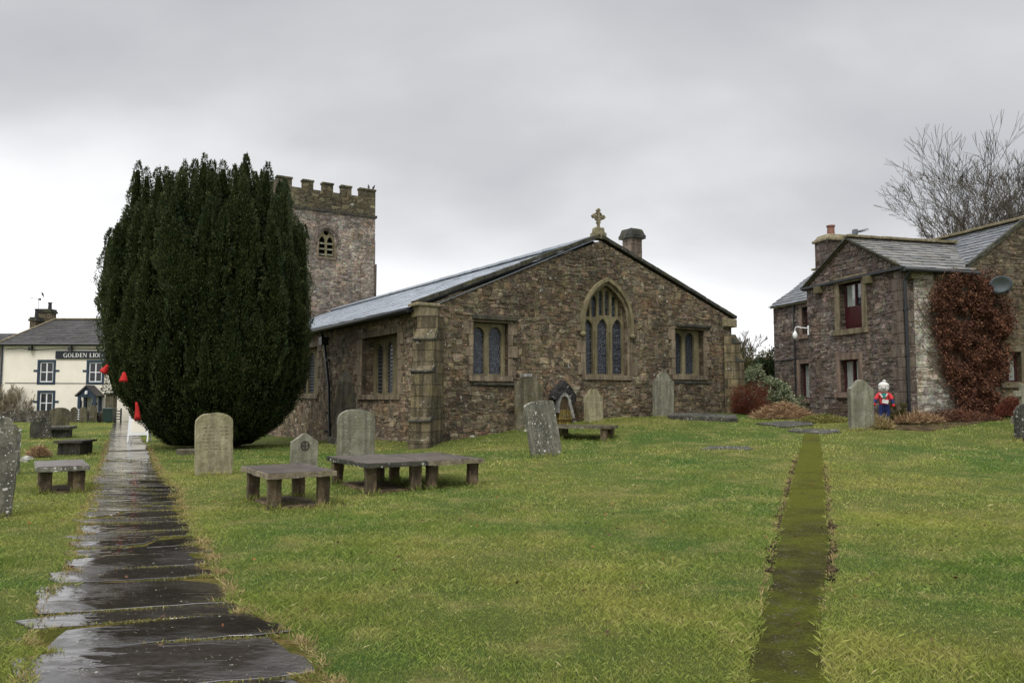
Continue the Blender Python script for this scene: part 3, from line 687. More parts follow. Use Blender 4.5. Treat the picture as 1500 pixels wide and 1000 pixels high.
nw = MB(); nw.box(W - .55, W, .55, LEN, -1, ZR); nw.build('side_wall', M_SOUTH, church)
ww = MB(); ww.plate([(0, -1), (W, -1), (W, ZR), (AX, ZA), (0, ZL)], [], XZ(LEN), 0, .4); ww.build('gable_wall', M_SOUTH, church)
fl = MB(); fl.box(.56, W - .56, .56, LEN - .02, -.6, -.5); fl.box(.56, W - .56, 1.6, 1.7, -.5, ZL - .1); fl.box(1.6, 1.7, 1.7, LEN - .1, -.5, ZL - .1); fl.build('dark_nave_lining', M_VOID, church)  # floor and near-black sheets whose colour stands in for the unlit nave
# roof
sl_ = (ZA - ZL) / AX; sr_ = (ZA - ZR) / (W - AX)
rf = MB(); ov = .38
slates(rf, (-ov, .30, ZL - ov * sl_ + .10), (-ov, LEN + .1, ZL - ov * sl_ + .10), (AX, LEN + .1, ZA + .10), (AX, .30, ZA + .10), 13, .80, .03, .006, .25)
slates(rf, (W + ov, .30, ZR - ov * sr_ + .10), (W + ov, LEN + .1, ZR - ov * sr_ + .10), (AX, LEN + .1, ZA + .10), (AX, .30, ZA + .10), 13, .80, .03, .006, .25)
rf.build('roof', M_SLATE, church)
ub = MB(); ub.plate([(-ov, ZL - ov * sl_ + .02), (AX, ZA + .02), (W + ov, ZR - ov * sr_ + .02), (W + ov, ZR - ov * sr_ + .09), (AX, ZA + .09), (-ov, ZL - ov * sl_ + .09)], [], XZ(0), .56, LEN); ub.build('roof_deck', M_BLACK, church)
rt = MB(); y = .3
while y < LEN: e = y + rnd.uniform(.5, .7); beam(rt, (AX, y, ZA + .17 + rnd.uniform(-.01, .01)), (AX, e - .01, ZA + .17 + rnd.uniform(-.01, .01)), .34, .09); y = e
rt.build('ridge_tiles', M_SLATE, church)
# verge coping with kneelers
cop = MB()
def cope(P, Q, n):
    P, Q = Vector(P), Vector(Q)
    for i in range(n):
        a, b = P.lerp(Q, i / n), P.lerp(Q, (i + 1) / n); d = (b - a).normalized() * .008; j = Vector((0, 0, rnd.uniform(-.012, .012)))
        beam(cop, a + d + j, b - d + j, .34, .12)
cope((-.32, .13, ZL - .32 * sl_ + .19), (AX - .02, .13, ZA + .19), 9); cope((W + .30, .13, ZR - .30 * sr_ + .15), (AX + .02, .13, ZA + .19), 8)
cop.build('gable_coping', M_COPE, church, bevel=.012, worn=.008, cell=.2)
led = MB()
beam(led, (0.3, -.035, ZL + .04), (AX - .3, -.035, ZA + .0), .03, .03); led.build('lead_flashing', M_GREYM, church)
kn = MB(); kn.box(-.22, .42, -.06, .5, ZL - .34, ZL - .02); kn.box(-.34, .46, -.10, .5, ZL - .03, ZL + .08); kn.each('kneeler', M_RIDGE, church, bevel=.03)
kn = MB(); kn.box(W - .5, W + .22, -.10, .5, ZR - .34, ZR - .03); kn.build('kneeler', M_RIDGE, church, bevel=.03)
# gable cross
def cross():
    x = 0; y = 0; z0 = 0; K = .70
    def fix(o): o.location = (AX + .02, .15, ZA + .22); o.scale = (K, K, K)
    b = MB(); b.box(x - .32, x + .32, y - .26, y + .26, z0 - .2, z0 + .12); b.box(x - .27, x + .27, y - .2, y + .2, z0 + .12, z0 + .38, taper=.15); fix(b.build('cross_base', M_RIDGE, church, bevel=.02, worn=.01))
    k = MB(); zc = z0 + .34 + .60
    k.box(x - .055, x + .055, y - .06, y + .06, z0 + .3, zc + .34); k.box(x - .34, x - .055, y - .06, y + .06, zc - .055, zc + .055); k.box(x + .055, x + .34, y - .06, y + .06, zc - .055, zc + .055)
    for a in range(4):
        q = a * math.pi / 2; dx, dz = math.cos(q), math.sin(q); px, pz = -dz, dx
        tip = [(x + dx * .25 + px * .05, zc + dz * .25 + pz * .05), (x + dx * .30 + px * .12, zc + dz * .30 + pz * .12), (x + dx * .42, zc + dz * .42), (x + dx * .30 - px * .12, zc + dz * .30 - pz * .12), (x + dx * .25 - px * .05, zc + dz * .25 - pz * .05)]
        k.plate(tip, [], XZ(y), -.075, .075)
    n = 28; ring = [(x + .25 * math.cos(2 * math.pi * i / n), zc + .25 * math.sin(2 * math.pi * i / n)) for i in range(n)]; hole = [(x + .175 * math.cos(2 * math.pi * i / n), zc + .175 * math.sin(2 * math.pi * i / n)) for i in range(n)]
    k.plate(ring, [hole], XZ(y), -.045, .045)
    fix(k.build('gable_cross', M_RIDGE, church, bevel=.012))
cross()
# stone chimney on the far slope
def church_chimney():
    c = at(926, 352, 30.5); p = CH.loc(c); z1 = at(926, 336, 30.5).z; x, y = p.x, p.y
    b_ = MB(); b_.box(x - .27, x + .27, y - .27, y + .27, 5.2, z1 - .40); b_.build('chimney', M_COPP, church, bevel=.01, worn=.006)
    b_ = MB(); b_.box(x - .38, x + .38, y - .38, y + .38, z1 - .40, z1 - .26); b_.box(x - .36, x + .36, y - .36, y + .36, z1 - .26, z1 - .02, taper=.2); b_.build('chimney_cap', M_COPE, church, bevel=.02, worn=.012)
    return
    o = lambda r: [(x + r * math.cos(R(22.5 + 45 * i)), y + r * math.sin(R(22.5 + 45 * i))) for i in range(8)]
    mb = MB(); n = 8
    def oct_(r0, z0, r1, zz):
        vs = [(a, b, z0) for a, b in o(r0)] + [(a, b, zz) for a, b in o(r1)]; mb.add(vs, [tuple(range(8))[::-1], tuple(range(8, 16))] + [(i, (i + 1) % 8, (i + 1) % 8 + 8, i + 8) for i in range(8)])
    oct_(.46, 5.2, .44, z1 - .44); mb.build('chimney', M_COPP, church)
    mb = MB(); mb_ = mb
    oct2 = lambda r0, z0, r1, zz: mb_.add([(a, b, z0) for a, b in o(r0)] + [(a, b, zz) for a, b in o(r1)], [tuple(range(8))[::-1], tuple(range(8, 16))] + [(i, (i + 1) % 8, (i + 1) % 8 + 8, i + 8) for i in range(8)])
    oct2(.62, z1 - .44, .60, z1 - .34); oct2(.58, z1 - .34, .48, z1 - .05); oct2(.42, z1 - .05, .40, z1 + .02); mb_.build('chimney_cap', M_COPE, church, bevel=.02)
M_COPP = dressed('pink_sandstone', (.15, .115, .09), (.21, .165, .13), .1, .1, .3, block=2.2)
church_chimney()
# windows: stone tracery with glass behind
def lights_window(f3, opening, lights, extra, depth, glassmat, parent, x0, x1, z0, z1, name='window', tm=None):
    w = MB(); w.plate(opening, lights + extra, f3, depth, depth + .14); fr = w.build(name, tm or M_TRAC, parent, bevel=.018)
    gl = MB(); gl.plate(rect(x0 - .02, x1 + .02, z0 - .02, z1 + .02), [], f3, depth + .10, depth + .115); gl.build('leaded_glass', glassmat, fr); return fr
def frame_around(f3, x0, x1, z0, z1, parent, mt, seed, bl=.30, w=.17, lintel=.26, sill=.16, proud=-.030, name='window_surround', head=True):
    """long-and-short jamb blocks, lintel and sill a little proud of the rubble"""
    r = random.Random(seed); mb = MB(); L = []
    for side in (0, 1):
        z = z0; k = r.randint(0, 1)
        while z < z1 - .02:
            h = min(r.uniform(.8, 1.3) * bl, z1 - z); ww_ = w * (1.0 if k % 2 else 1.9) * r.uniform(.85, 1.15); k += 1
            if z1 - (z + h) < .1: h = z1 - z
            a, b = (x0 - ww_, x0) if side == 0 else (x1, x1 + ww_)
            p = proud * r.uniform(.5, 1.4); mb.plate(rect(a, b, z + .004, z + h - .004), [], f3, p, .20); z += h
    if head: mb.plate(rect(x0 - w * 1.2, x1 + w * 1.1, z1, z1 + lintel), [], f3, proud * 1.2, .2)
    if sill: mb.plate(rect(x0 - w * .9, x1 + w * .9, z0 - sill, z0), [], f3, proud * 2.4, .2)
    return mb.build(name, mt, parent, bevel=.012)
F = XZ(0)
frame_around(F, *wl, church, M_DRESS, 1, lintel=.07); frame_around(F, *wr, church, M_DRESS, 2, lintel=.07)
def pair(fr, a, b, ytop, ybot, cut=.55):
    out = []
    for (p0, p1) in (a, b):
        l, r_ = E(p0, ybot), E(p1, ybot); zt = E((p0 + p1) / 2, ytop)[1]; out.append(arch(l[0], r_[0], l[1] + .02, zt - (r_[0] - l[0]) * cut, zt, 7))
    return out
fw = lights_window(F, rect(*wl), pair(None, (696, 713.5), (720.5, 739), 478.5, 548.5), [], .16, M_LEAD, church, wl[0], wl[1], wl[2], wl[3])
fw = lights_window(F, rect(*wr), pair(None, (992.5, 1006), (1011, 1024), 487, 548), [], .22, M_LEAD2, church, wr[0], wr[1], wr[2], wr[3])
# flat label moulds over them and the dark string below
hm = MB(); a, b = E(691, 467), E(756, 467); hm.plate(rect(a[0], b[0], wl[3] + .075, wl[3] + .22), [], F, -.14, .1)
hm.plate(rect(a[0] + .05, b[0] - .05, wl[2] - .30, wl[2] - .22), [], F, -.07, .1); hm.each('label_mould', M_DARKST, church, bevel=.02)
hm = MB(); a, b = E(990, 478), E(1038, 478); hm.plate(rect(a[0], b[0], wr[3] + .075, wr[3] + .19), [], F, -.14, .1)
hm.plate(rect(wr[0] - .1, wr[1] + .4, wr[2] - .30, wr[2] - .20), [], F, -.05, .1); hm.each('label_mould', M_COPE, church, bevel=.02)
# east window
def east_window():
    L = []
    for p0, p1, yt in ((860.5, 874, 467), (881, 896.5, 466), (903, 918, 467)):
        l, r_ = E(p0, 548), E(p1, 548); zt = E((p0 + p1) / 2, yt)[1]; L.append(arch(l[0], r_[0], l[1] + .02, zt - (r_[0] - l[0]) * .8, zt, 7))
    X = []
    for p0, p1, yt, yb in ((872, 879, 432, 463), (882.5, 888.8, 424, 461), (891.8, 898, 424, 461), (901.5, 908, 432, 463)):
        l, r_ = E(p0, yb), E(p1, yb); zt = E((p0 + p1) / 2, yt)[1]; X.append(arch(l[0], r_[0], l[1], zt - (r_[0] - l[0]) * .75, zt, 6))
    l, r_ = E(863.5, 462), E(869, 462); zt = E(868, 445)[1]; X.append([(l[0], l[1]), (r_[0], l[1]), (r_[0], zt), (l[0] + .1, zt - .12)])
    l, r_ = E(911, 462), E(916, 462); zt = E(912, 445)[1]; X.append([(l[0], l[1]), (r_[0], l[1]), (r_[0] - .1, zt - .12), (l[0], zt)])
    fr = lights_window(F, cwo, L, X, .20, M_LEAD, church, wc0[0], wc1[0], zsill, zap, 'east_window')
    # mullion rolls standing proud
    mu = MB()
    for p in (877.5, 899.5): a = E(p, 548); mu.plate(rect(a[0] - .045, a[0] + .045, zsill, zsp - .25), [], F, .14, .20)
    mu.each('mullion', M_TRAC, fr, bevel=.015)
    o = .11; cx0, cx1 = wc0[0] - .04, wc1[0] + .04
    inn = arch(cx0, cx1, zsp - .1, zsp, zap + .05, 12); out = arch(cx0 - o, cx1 + o, zsp - .1, zsp, zap + .05 + o * 1.1, 12)
    def ring(i_, o_, d0, d1, nm, mt):
        # inner and outer polylines run (x0,z0),(x1,z0), right arc up, left arc down; build the band between the arcs
        ia, oa = i_[1:] + i_[:1], o_[1:] + o_[:1]; mb = MB(); n = len(ia)
        vs = [F(*p, d0) for p in ia] + [F(*p, d0) for p in oa] + [F(*p, d1) for p in ia] + [F(*p, d1) for p in oa]; fs = []
        for i in range(n - 1): fs += [(i, i + 1, n + i + 1, n + i), (2 * n + i, 3 * n + i, 3 * n + i + 1, 2 * n + i + 1), (i, 2 * n + i, 2 * n + i + 1, i + 1), (n + i, n + i + 1, 3 * n + i + 1, 3 * n + i)]
        fs += [(0, n, 3 * n, 2 * n), (n - 1, 3 * n - 1, 4 * n - 1, 2 * n - 1)]
        mb.add(vs, fs); return mb.build(nm, mt, church, bevel=.012)
    ring(arch(wc0[0], wc1[0], zsp - .1, zsp, zap, 12), inn, -.012, .2, 'arch_moulding', M_TRAC)
    ring(inn, out, -.02, .2, 'arch_stones', M_DRESS)
    ring(arch(cx0 - o + .05, cx1 + o - .05, zsp - .35, zsp, zap + o * 1.1, 12), arch(cx0 - o - .07, cx1 + o + .07, zsp - .35, zsp, zap + .14 + o * 1.1, 12), -.12, .1, 'hood_mould', M_TRAC)
    frame_around(F, wc0[0], wc1[0], zsill, zsp - .1, church, M_DRESS, 3, .34, .20, sill=.16, head=False)
    st = MB()
    for x in (cx0 - o - .01, cx1 + o + .01): st.lathe([(.02, -.1), (.10, -.06), (.11, .04), (.03, .1)], 8, (x, -.08, zsp - .40))
    st.each('label_stop', M_TRAC, church, smooth=True)
east_window()
# south windows, set deep in the wall
G_ = YZ(0)
def southwin(s, lp, off):
    y0, y1, z0, z1 = s; w = y1 - y0; ls = []
    for a, b in lp:
        a, b = CH.hit(0, .42, a, 540).y + off, CH.hit(0, .42, b, 540).y + off; ls.append(arch(min(a, b), max(a, b), z0 + .06, z1 - .5, z1 - .14, 6))
    fr = MB(); fr.plate(rect(y0, y1, z0, z1), ls, G_, .42, .52); o = fr.build('window', M_TRAC, church, bevel=.015)
    gl = MB(); gl.plate(rect(y0, y1, z0, z1), [], G_, .50, .51); gl.build('leaded_glass', M_LEAD2, o)
    frame_around(G_, y0, y1, z0, z1, church, M_DRESS, int(y0 * 10), .36, .26, lintel=.22)
    return o
LP2 = ((441.5, 449), (451.5, 460.5))
southwin(s1, ((551, 560), (565.5, 575)), 0); southwin(s2, LP2, 0); southwin(s3, LP2, 6.5)
# diagonal corner buttresses, stepped with mossy weatherings
def buttress(cx, cy, ang, width, prof, lips, top):
    q = Matrix.Translation((cx, cy, 0)) @ Matrix.Rotation(ang, 4, 'Z')
    f = lambda a, z, d: tuple(q @ Vector((a, d, z)))
    mb = MB(); mb.plate(prof, [], f, -width / 2, width / 2); b = mb.build('buttress', M_BUTT, church, bevel=.015, worn=.012, cell=.15)
    lp = MB()
    for x, z in lips:
        lp.plate([(x - .30, z + .20), (x - .02, z + .02), (x + .07, z + .0), (x + .07, z - .045), (x - .3, z - .045)], [], f, -width / 2 - .02, width / 2 + .02)
    lp.each('weathering', M_COPE, b, bevel=.008)
P1 = [(-.3, -1), (1.02, -1), (1.02, .42), (.95, .47), (.95, .98), (.80, 1.08), (.80, 2.38), (.62, 2.52), (.62, 3.30), (.30, 3.62), (.30, 4.0), (-.3, 4.0)]
buttress(.12, -.12, R(225), .62, P1, [(.93, .98), (.78, 2.38), (.60, 3.30)], 4)
P2 = [(-.3, -1), (.50, -1), (.50, 1.9), (.42, 1.98), (.42, 3.0), (.28, 3.35), (.28, 3.7), (.12, 4.0), (-.3, 4.0)]
buttress(W, 0, R(-45), .80, P2, [(.40, 3.0), (.27, 3.7)], 4)
# eaves gutter and downpipe on the south side
gt = MB(); zz = ZL - ov * sl_ + .02; gt.tube([(-ov - .05, .3, zz), (-ov - .05, LEN, zz)], .065, 8); gt.box(-ov - .02, -.001, .3, LEN, zz - .03, zz + .02); gt.build('gutter', M_BLACK, church)
d0 = SW(479, 490); d1 = SW(487, 640)
dp = MB(); dp.tube([(-ov + .1, d0[0], zz), (-.12, d0[0], zz - .3), (-.10, d1[0] + .2, 2), (-.10, d1[0], -.3)], .055, 8); dp.box(-.26, -.002, d0[0] - .16, d0[0] + .16, zz - .55, zz - .25, taper=-.15)
for z in (zz - 1.2, 2.2, 1.0, .3): dp.tube([(-.10, d0[0] * .5 + d1[0] * .5, z), (-.10, d0[0] * .5 + d1[0] * .5, z + .09)], .08, 8)
dp.build('downpipe', M_BLACK, church, smooth=False)
# tower
def tower():
    TY = LEN
    def T(px, py): p = CH.hit(1, TY, px, py); return (p.x, p.z)
    x1 = T(549.5, 330)[0]; x0 = T(405, 330)[0]; w = x1 - x0
    zs = (T(549, 320)[1] + T(449, 306)[1]) / 2; zp = T(549, 290)[1]; zp = (zp + T(450, 277)[1]) / 2 ; zm = (T(549, 276)[1] + T(444, 263)[1]) / 2 - .15
    bw = (T(466.5, 376)[0], T(489.5, 376)[0]); bz0 = T(478, 376.5)[1]; bz1 = T(478, 337)[1]; bs = T(478, 350)[1]
    op = arch(bw[0], bw[1], bz0, bs, bz1)
    mb = MB(); Fz = XZ(TY); mb.plate(rect(x0, x1, 3, zs), [op], Fz, 0, .5); mb.box(x0, x0 + .5, TY + .5, TY + w, -1, zs); mb.box(x1 - .5, x1, TY + .5, TY + w, -1, zs); mb.box(x0 + .5, x1 - .5, TY + w - .5, TY + w, -1, zs)
    mb.box(x0 + .5, x1 - .5, TY + .5, TY + w - .5, 5, 5.1); mb.build('tower_wall', M_TOWER, church)
    v = MB(); v.box(x0 + .6, x1 - .6, TY + 1.2, TY + 1.3, 6, zs - .1); v.box(x0 + .5, x1 - .5, TY + .5, TY + w - .5, zs - .1, zs); v.build('dark_belfry_lining', M_VOID, church)  # near-black sheet behind the louvres, painted as belfry gloom, and the slab above
    facing('tower_rubble', Fz, x0, x1, lambda x: zs - .03, [(bw[0] - .16, bw[1] + .16, bz0 - .12, bs)], church, 8, (.10, .22), (.12, .42), z0=5.5, inside=lambda x, z: bs <= z + .01 and ((x - (bw[0] + bw[1]) / 2) / ((bw[1] - bw[0]) / 2 + .24)) ** 2 + ((z - bs) / (bz1 - bs + .3)) ** 2 < 1)
    facing('tower_rubble', YZ(x1) if False else (lambda a, z, d: (x1 - d, a, z)), TY, TY + w, lambda x: zs - .03, [], church, 9, (.10, .22), (.12, .42), z0=5.5)
    st = MB()
    for a, b, c, d in ((x0 - .1, x1 + .1, TY - .1, TY + .12), (x0 - .1, x0 + .12, TY + .12, TY + w), (x1 - .12, x1 + .1, TY + .12, TY + w), (x0, x1, TY + w - .1, TY + w + .1)): st.box(a, b, c, d, zs - .02, zs + .14)
    st.build('string_course', M_DARKST, church)
    mer = [(405, 427.5), (444, 459), (473, 488), (500.5, 515), (527.5, 549.5)]
    mx = [(T(a, 280)[0], T(b, 280)[0]) for a, b in mer]; mx[0] = (x0, mx[0][1]); mx[-1] = (mx[-1][0], x1)
    out = [(x0, zs + .14), (x1, zs + .14)]
    for a, b in mx[::-1]: out += [(b, zm), (a, zm), (a, zp), (None, zp)]
    pts = [(x0, zs + .14), (x1, zs + .14)]
    for i, (a, b) in enumerate(mx[::-1]):
        if i: pts.append((b, zp))
        pts += [(b, zm), (a, zm)]
        if i < 4: pts.append((a, zp))
    par = MB(); par.plate(pts, [], Fz, 0, .38); par.plate(pts, [], XZ(TY + w - .38), 0, .38)
    # side parapets
    sp = [(p - x0 + TY, z) for p, z in pts]; sp = [(min(max(p, TY + .38), TY + w - .38), z) for p, z in sp]
    par.plate(sp, [], YZ(x0), 0, .38); par.plate(sp, [], YZ(x1 - .38), 0, .38); par.build('parapet', M_PARA, church)
    cap = MB()
    for a, b in mx:
        cap.box(a - .05, b + .05, TY - .05, TY + .43, zm, zm + .13); cap.box(a - .05, b + .05, TY + w - .43, TY + w + .05, zm, zm + .13)
        for xx in (x0, x1 - .38):
            p, q = a - x0 + TY, b - x0 + TY
            if p > TY + .1 and q < TY + w - .1: cap.box(xx - .05, xx + .43, p, q, zm, zm + .13)
    cap.each('merlon_cap', M_PARA, church, bevel=.02)
    # belfry window
    wm = (bw[0] + bw[1]) / 2; h = bw[1] - bw[0]
    ls = [arch(bw[0] + .07, wm - .07, bz0 + .06, bs - .15, bs + .18, 6), arch(wm + .07, bw[1] - .07, bz0 + .06, bs - .15, bs + .18, 6)]
    zc = bs + .42; ls.append([(wm + .17 * math.cos(q * math.pi / 4), zc + .17 * math.sin(q * math.pi / 4)) for q in range(8)])
    tr = MB(); tr.plate(op, ls, Fz, .12, .26); t = tr.build('belfry_window', M_TRAC, church, bevel=.015)
    lv = MB()
    for k in range(3):
        z = bz0 + .12 + k * (bs - .1 - bz0) / 3
        for a, b in ((bw[0] + .06, wm - .05), (wm + .05, bw[1] - .06)): lv.plate([(0, z), (.30, z + .15), (.30, z + .19), (0, z + .04)], [], lambda p, zz_, d, a=a: (a + d, TY + .08 + p, zz_), 0, b - a)
    lv.each('louvre', M_LOUV, t)
    hood = MB(); ia = arch(bw[0] - .12, bw[1] + .12, bs - .3, bs, bz1 + .12, 10); oa = arch(bw[0] - .26, bw[1] + .26, bs - .3, bs, bz1 + .28, 10); ia, oa = ia[1:] + ia[:1], oa[1:] + oa[:1]; n = len(ia)
    vs = [Fz(*p, -.09) for p in ia] + [Fz(*p, -.09) for p in oa] + [Fz(*p, .05) for p in ia] + [Fz(*p, .05) for p in oa]; fs = []
    for i in range(n - 1): fs += [(i, i + 1, n + i + 1, n + i), (i, 2 * n + i, 2 * n + i + 1, i + 1), (n + i, n + i + 1, 3 * n + i + 1, 3 * n + i)]
    hood.add(vs, fs); hood.build('hood_mould', M_HOOD, church)
    frame_around(Fz, bw[0], bw[1], bz0, bs - .2, church, M_DRESS, 9, .3, .13, sill=.14, head=False)
    # corner buttresses of the tower on its north side
    zb = T(549, 386)[1]; zb2 = T(549, 353)[1]
    b = MB(); b.box(x1, x1 + .22, TY + .15, TY + 1.1, -1, zb); b.box(x1, x1 + .10, TY + .15, TY + 1.1, zb, zb2); b.build('buttress', M_QUOIN, church, bevel=.02)
    b = MB(); b.box(x1 - .95, x1 - .1, TY - .12, TY, 3, zb); b.build('buttress', M_TOWER, church, bevel=.02)
    # carved mark (pale roundel) on the parapet
    c = T(516, 300); k = MB(); k.lathe([(.10, 0), (.08, .05), (.02, .07)], 8); o = k.build('pale_boss', M_LIME, church); o.rotation_euler = (R(90), 0, 0); o.location = (c[0], TY, c[1])
    return x1, TY, zm + .13
M_HOOD = dressed('tower_hood_stone', (.11, .085, .075), (.17, .135, .115), .1, .05, .4); M_LOUV = dressed('louvre_stone', (.20, .19, .13), (.30, .29, .22), .3, .1, .3)
tx1, tTY, tzm = tower()
# ------------------------------------------------------------ cottage and house on the right
cottage = thing('cottage', 'two storey brown stone cottage with maroon windows, slate roofs and a pale limewashed side wall', 'cottage', frame=CO)
def CL(px, py): p = CO.hit(0, 0, px, py); return (p.y, p.z)
def CR(px, py): p = CO.hit(1, 0, px, py); return (p.x, p.z)
def CW(px, py): p = CO.hit(0, 2.6, px, py); return (p.y, p.z)
CF, CG = YZ(0), XZ(0)
D = 4.66; RZ = CL(1241, 352)[1]; EZ = 5.66; HX = 4.93; HZ = 7.35; HE = 5.72; HW = 2 * HX - 2.6; HL = 10.7
def srect(fn, xa, xb, ya, yb): a, b = fn(xa, yb), fn(xb, yb); t = fn((xa + xb) / 2, ya); return (min(a[0], b[0]), max(a[0], b[0]), (a[1] + b[1]) / 2, t[1])
u1 = srect(CL, 1231, 1264, 413, 481); u2 = srect(CL, 1232, 1259, 526.5, 574)
cw = MB(); cw.plate([(0, -1), (D, -1), (D, EZ), (D / 2, RZ), (0, EZ)], [rect(*u1), rect(*u2)], CF, 0, .45); cw.build('wall', M_COT, cottage)
cw = MB(); cw.plate([(.45, -1), (2.6, -1), (2.6, EZ), (.45, EZ)], [], CG, 0, .45); cw.box(.45, 2.6, D - .45, D, -1, EZ); cw.build('limewashed_wall', M_COTL, cottage)
r1 = srect(CR, 1471.5, 1497, 515, 559)
gw = MB(); gw.plate([(2.6, -1), (HW, -1), (HW, HE), (HX, HZ), (2.6, HE)], [rect(*r1)], XZ(0), 0, .45); gw.build('gable_wall', M_COTG, cottage)
w1 = srect(CW, 1176, 1189, 449, 489); w2 = srect(CW, 1173.5, 1196, 532, 584)
w1 = (w1[0] - .5, w1[1], w1[2], w1[3]); w2 = (w2[0] - .3, w2[1], w2[2], w2[3])
hw = MB(); hw.plate([(D, -1), (HL, -1), (HL, HE), (D, HE)], [rect(*w1), rect(*w2)], YZ(2.6), 0, .45); hw.plate([(.45, -1), (HL, -1), (HL, HE), (.45, HE)], [], YZ(HW - .45), 0, .45)
hw.plate([(3.05, -1), (HW - .45, -1), (HW - .45, HE), (HX, HZ - .2), (3.05, HE)], [], XZ(HL - .45), 0, .45); hw.build('house_wall', M_COT, cottage)
facing('cottage_rubble', CF, 0.0, D, lambda y: (EZ + (RZ - EZ) * min(y, D - y) / (D / 2)) - .02, [grow(u1, .24, .19, .24), grow(u2, .2, .19, .24), (0, .42, -1, EZ - .15)], cottage, 11, (.10, .20), (.14, .5), z0=.2)
facing('limewashed_rubble', CG, 0.44, 2.6, lambda y: EZ - .2, [], cottage, 12, (.10, .20), (.16, .5), z0=.2, prot=(.004, .018))
facing('cottage_gable_rubble', CG, 2.6, HW, lambda x: HE + (HZ - HE) * min(x - 2.6, HW - x) / (HX - 2.6) - .05, [grow(r1, .18, .19, .2)], cottage, 13, (.10, .20), (.14, .5), z0=.3)
facing('cottage_rubble', YZ(2.6), D, HL, lambda y: HE - .15, [grow(w1, .2, .19, .2), grow(w2, .2, .19, .2)], cottage, 14, (.10, .20), (.14, .5), z0=.2)
vb = MB(); vb.box(.5, 2.5, .5, D - .5, 2.6, 2.7); vb.box(.9, 1.0, .5, D - .5, -.5, EZ); vb.box(3.3, 3.4, .5, HL - .5, -.5, HE - .1); vb.box(3.4, HW - .5, 1.2, 1.3, -.5, HE - .1); vb.build('dark_interior', M_VOID, cottage)
# roofs
rf = MB(); sc = (RZ - EZ) / (D / 2)
slates(rf, (-.12, -.24, EZ - .24 * sc + .06), (2.62, -.24, EZ - .24 * sc + .06), (4.5, D / 2, RZ + .06), (-.12, D / 2, RZ + .06), 11, .34, .03, .015, .35)
slates(rf, (-.12, D + .24, EZ - .24 * sc + .06), (2.5, D + .24, EZ - .24 * sc + .06), (4.5, D / 2, RZ + .06), (-.12, D / 2, RZ + .06), 11, .34, .03, .015, .35)
rf.build('roof', M_CSLATE, cottage)
rf = MB(); sh = (HZ - HE) / (HX - 2.6)
slates(rf, (2.4, -.08, HE - .2 * sh + .06), (2.4, HL + .1, HE - .2 * sh + .06), (HX, HL + .1, HZ + .06), (HX, -.08, HZ + .06), 13, .33, .028, .012, .3)
slates(rf, (HW + .2, -.08, HE - .2 * sh + .06), (HW + .2, HL + .1, HE - .2 * sh + .06), (HX, HL + .1, HZ + .06), (HX, -.08, HZ + .06), 13, .33, .028, .012, .3)
rf.build('roof', M_CSLATE2, cottage)
dk = MB(); dk.plate([(-.22, EZ - .22 * sc - .02), (D / 2, RZ - .02), (D + .22, EZ - .22 * sc - .02), (D + .22, EZ - .22 * sc + .05), (D / 2, RZ + .05), (-.22, EZ - .22 * sc + .05)], [], YZ(-.06), 0, 2.7)
dk.plate([(2.42, HE - .18 * sh - .02), (HX, HZ - .02), (HW + .18, HE - .18 * sh - .02), (HW + .18, HE - .18 * sh + .05), (HX, HZ + .05), (2.42, HE - .18 * sh + .05)], [], XZ(-.03), 0, HL)
dk.build('roof_deck', M_TIMBER, cottage)
rg = MB(); x = -.12
while x < 4.4: beam(rg, (x, D / 2, RZ + .13), (x + .44, D / 2, RZ + .13 + rnd.uniform(-.015, .015)), .30, .09); x += .45
rg.build('ridge_tiles', M_RIDGE, cottage, bevel=.015); rg = MB(); y = -.05
while y < HL: beam(rg, (HX, y, HZ + .13), (HX, y + .49, HZ + .13 + rnd.uniform(-.01, .01)), .28, .09); y += .5
rg.build('ridge_tiles', M_RIDGE, cottage, bevel=.015)
vg = MB(); beam(vg, (-.05, -.02, EZ + .05), (-.05, D / 2, RZ + .05), .14, .05); beam(vg, (-.05, D + .02, EZ + .05), (-.05, D / 2, RZ + .05), .14, .05)
beam(vg, (2.5, -.02, HE + .07), (HX, -.02, HZ + .12), .12, .07); vg.each('verge', M_COPE, cottage)
# moulding across the foot of the pediment, corbels and gutter
bd = MB(); bd.box(-.13, -.002, -.2, D + .22, EZ - .10, EZ - .02); bd.build('eaves_board', M_GUTTER, cottage)
cb = MB()
for px, py in ((1202, 409), (1275, 398)): a = CL(px, py); cb.box(-.22, .1, a[0] - .13, a[0] + .13, EZ - .36, EZ - .11)
for x in (.35, 1.35, 2.35): cb.box(x - .12, x + .12, -.18, .1, EZ - .40, EZ - .17)
cb.each('corbel', M_TIMBER, cottage, bevel=.015)
gt = MB(); gt.tube([(-.1, -.28, EZ - .13), (2.7, -.28, EZ - .15)], .065, 8); gt.box(-.05, 2.6, -.22, -.003, EZ - .16, EZ - .08); gt.build('gutter', M_GUTTER, cottage)
dp = MB(); dp.tube([(.12, -.28, EZ - .15), (.06, -.09, EZ - .45), (.06, -.09, .8)], .052, 8)
for z in (4.3, 2.9, 1.5): dp.tube([(.06, -.09, z), (.06, -.09, z + .08)], .07, 8)
dp.build('downpipe', M_BLACK, cottage, smooth=False)
dp = MB(); yy = CW(1165, 500)[0]; dp.tube([(2.55, yy, HE), (2.55, yy, 0)], .035, 6); dp.tube([(2.56, D, 3.35), (2.56, HL, 3.25)], .02, 6); dp.build('service_pipe', M_BLACK, cottage)
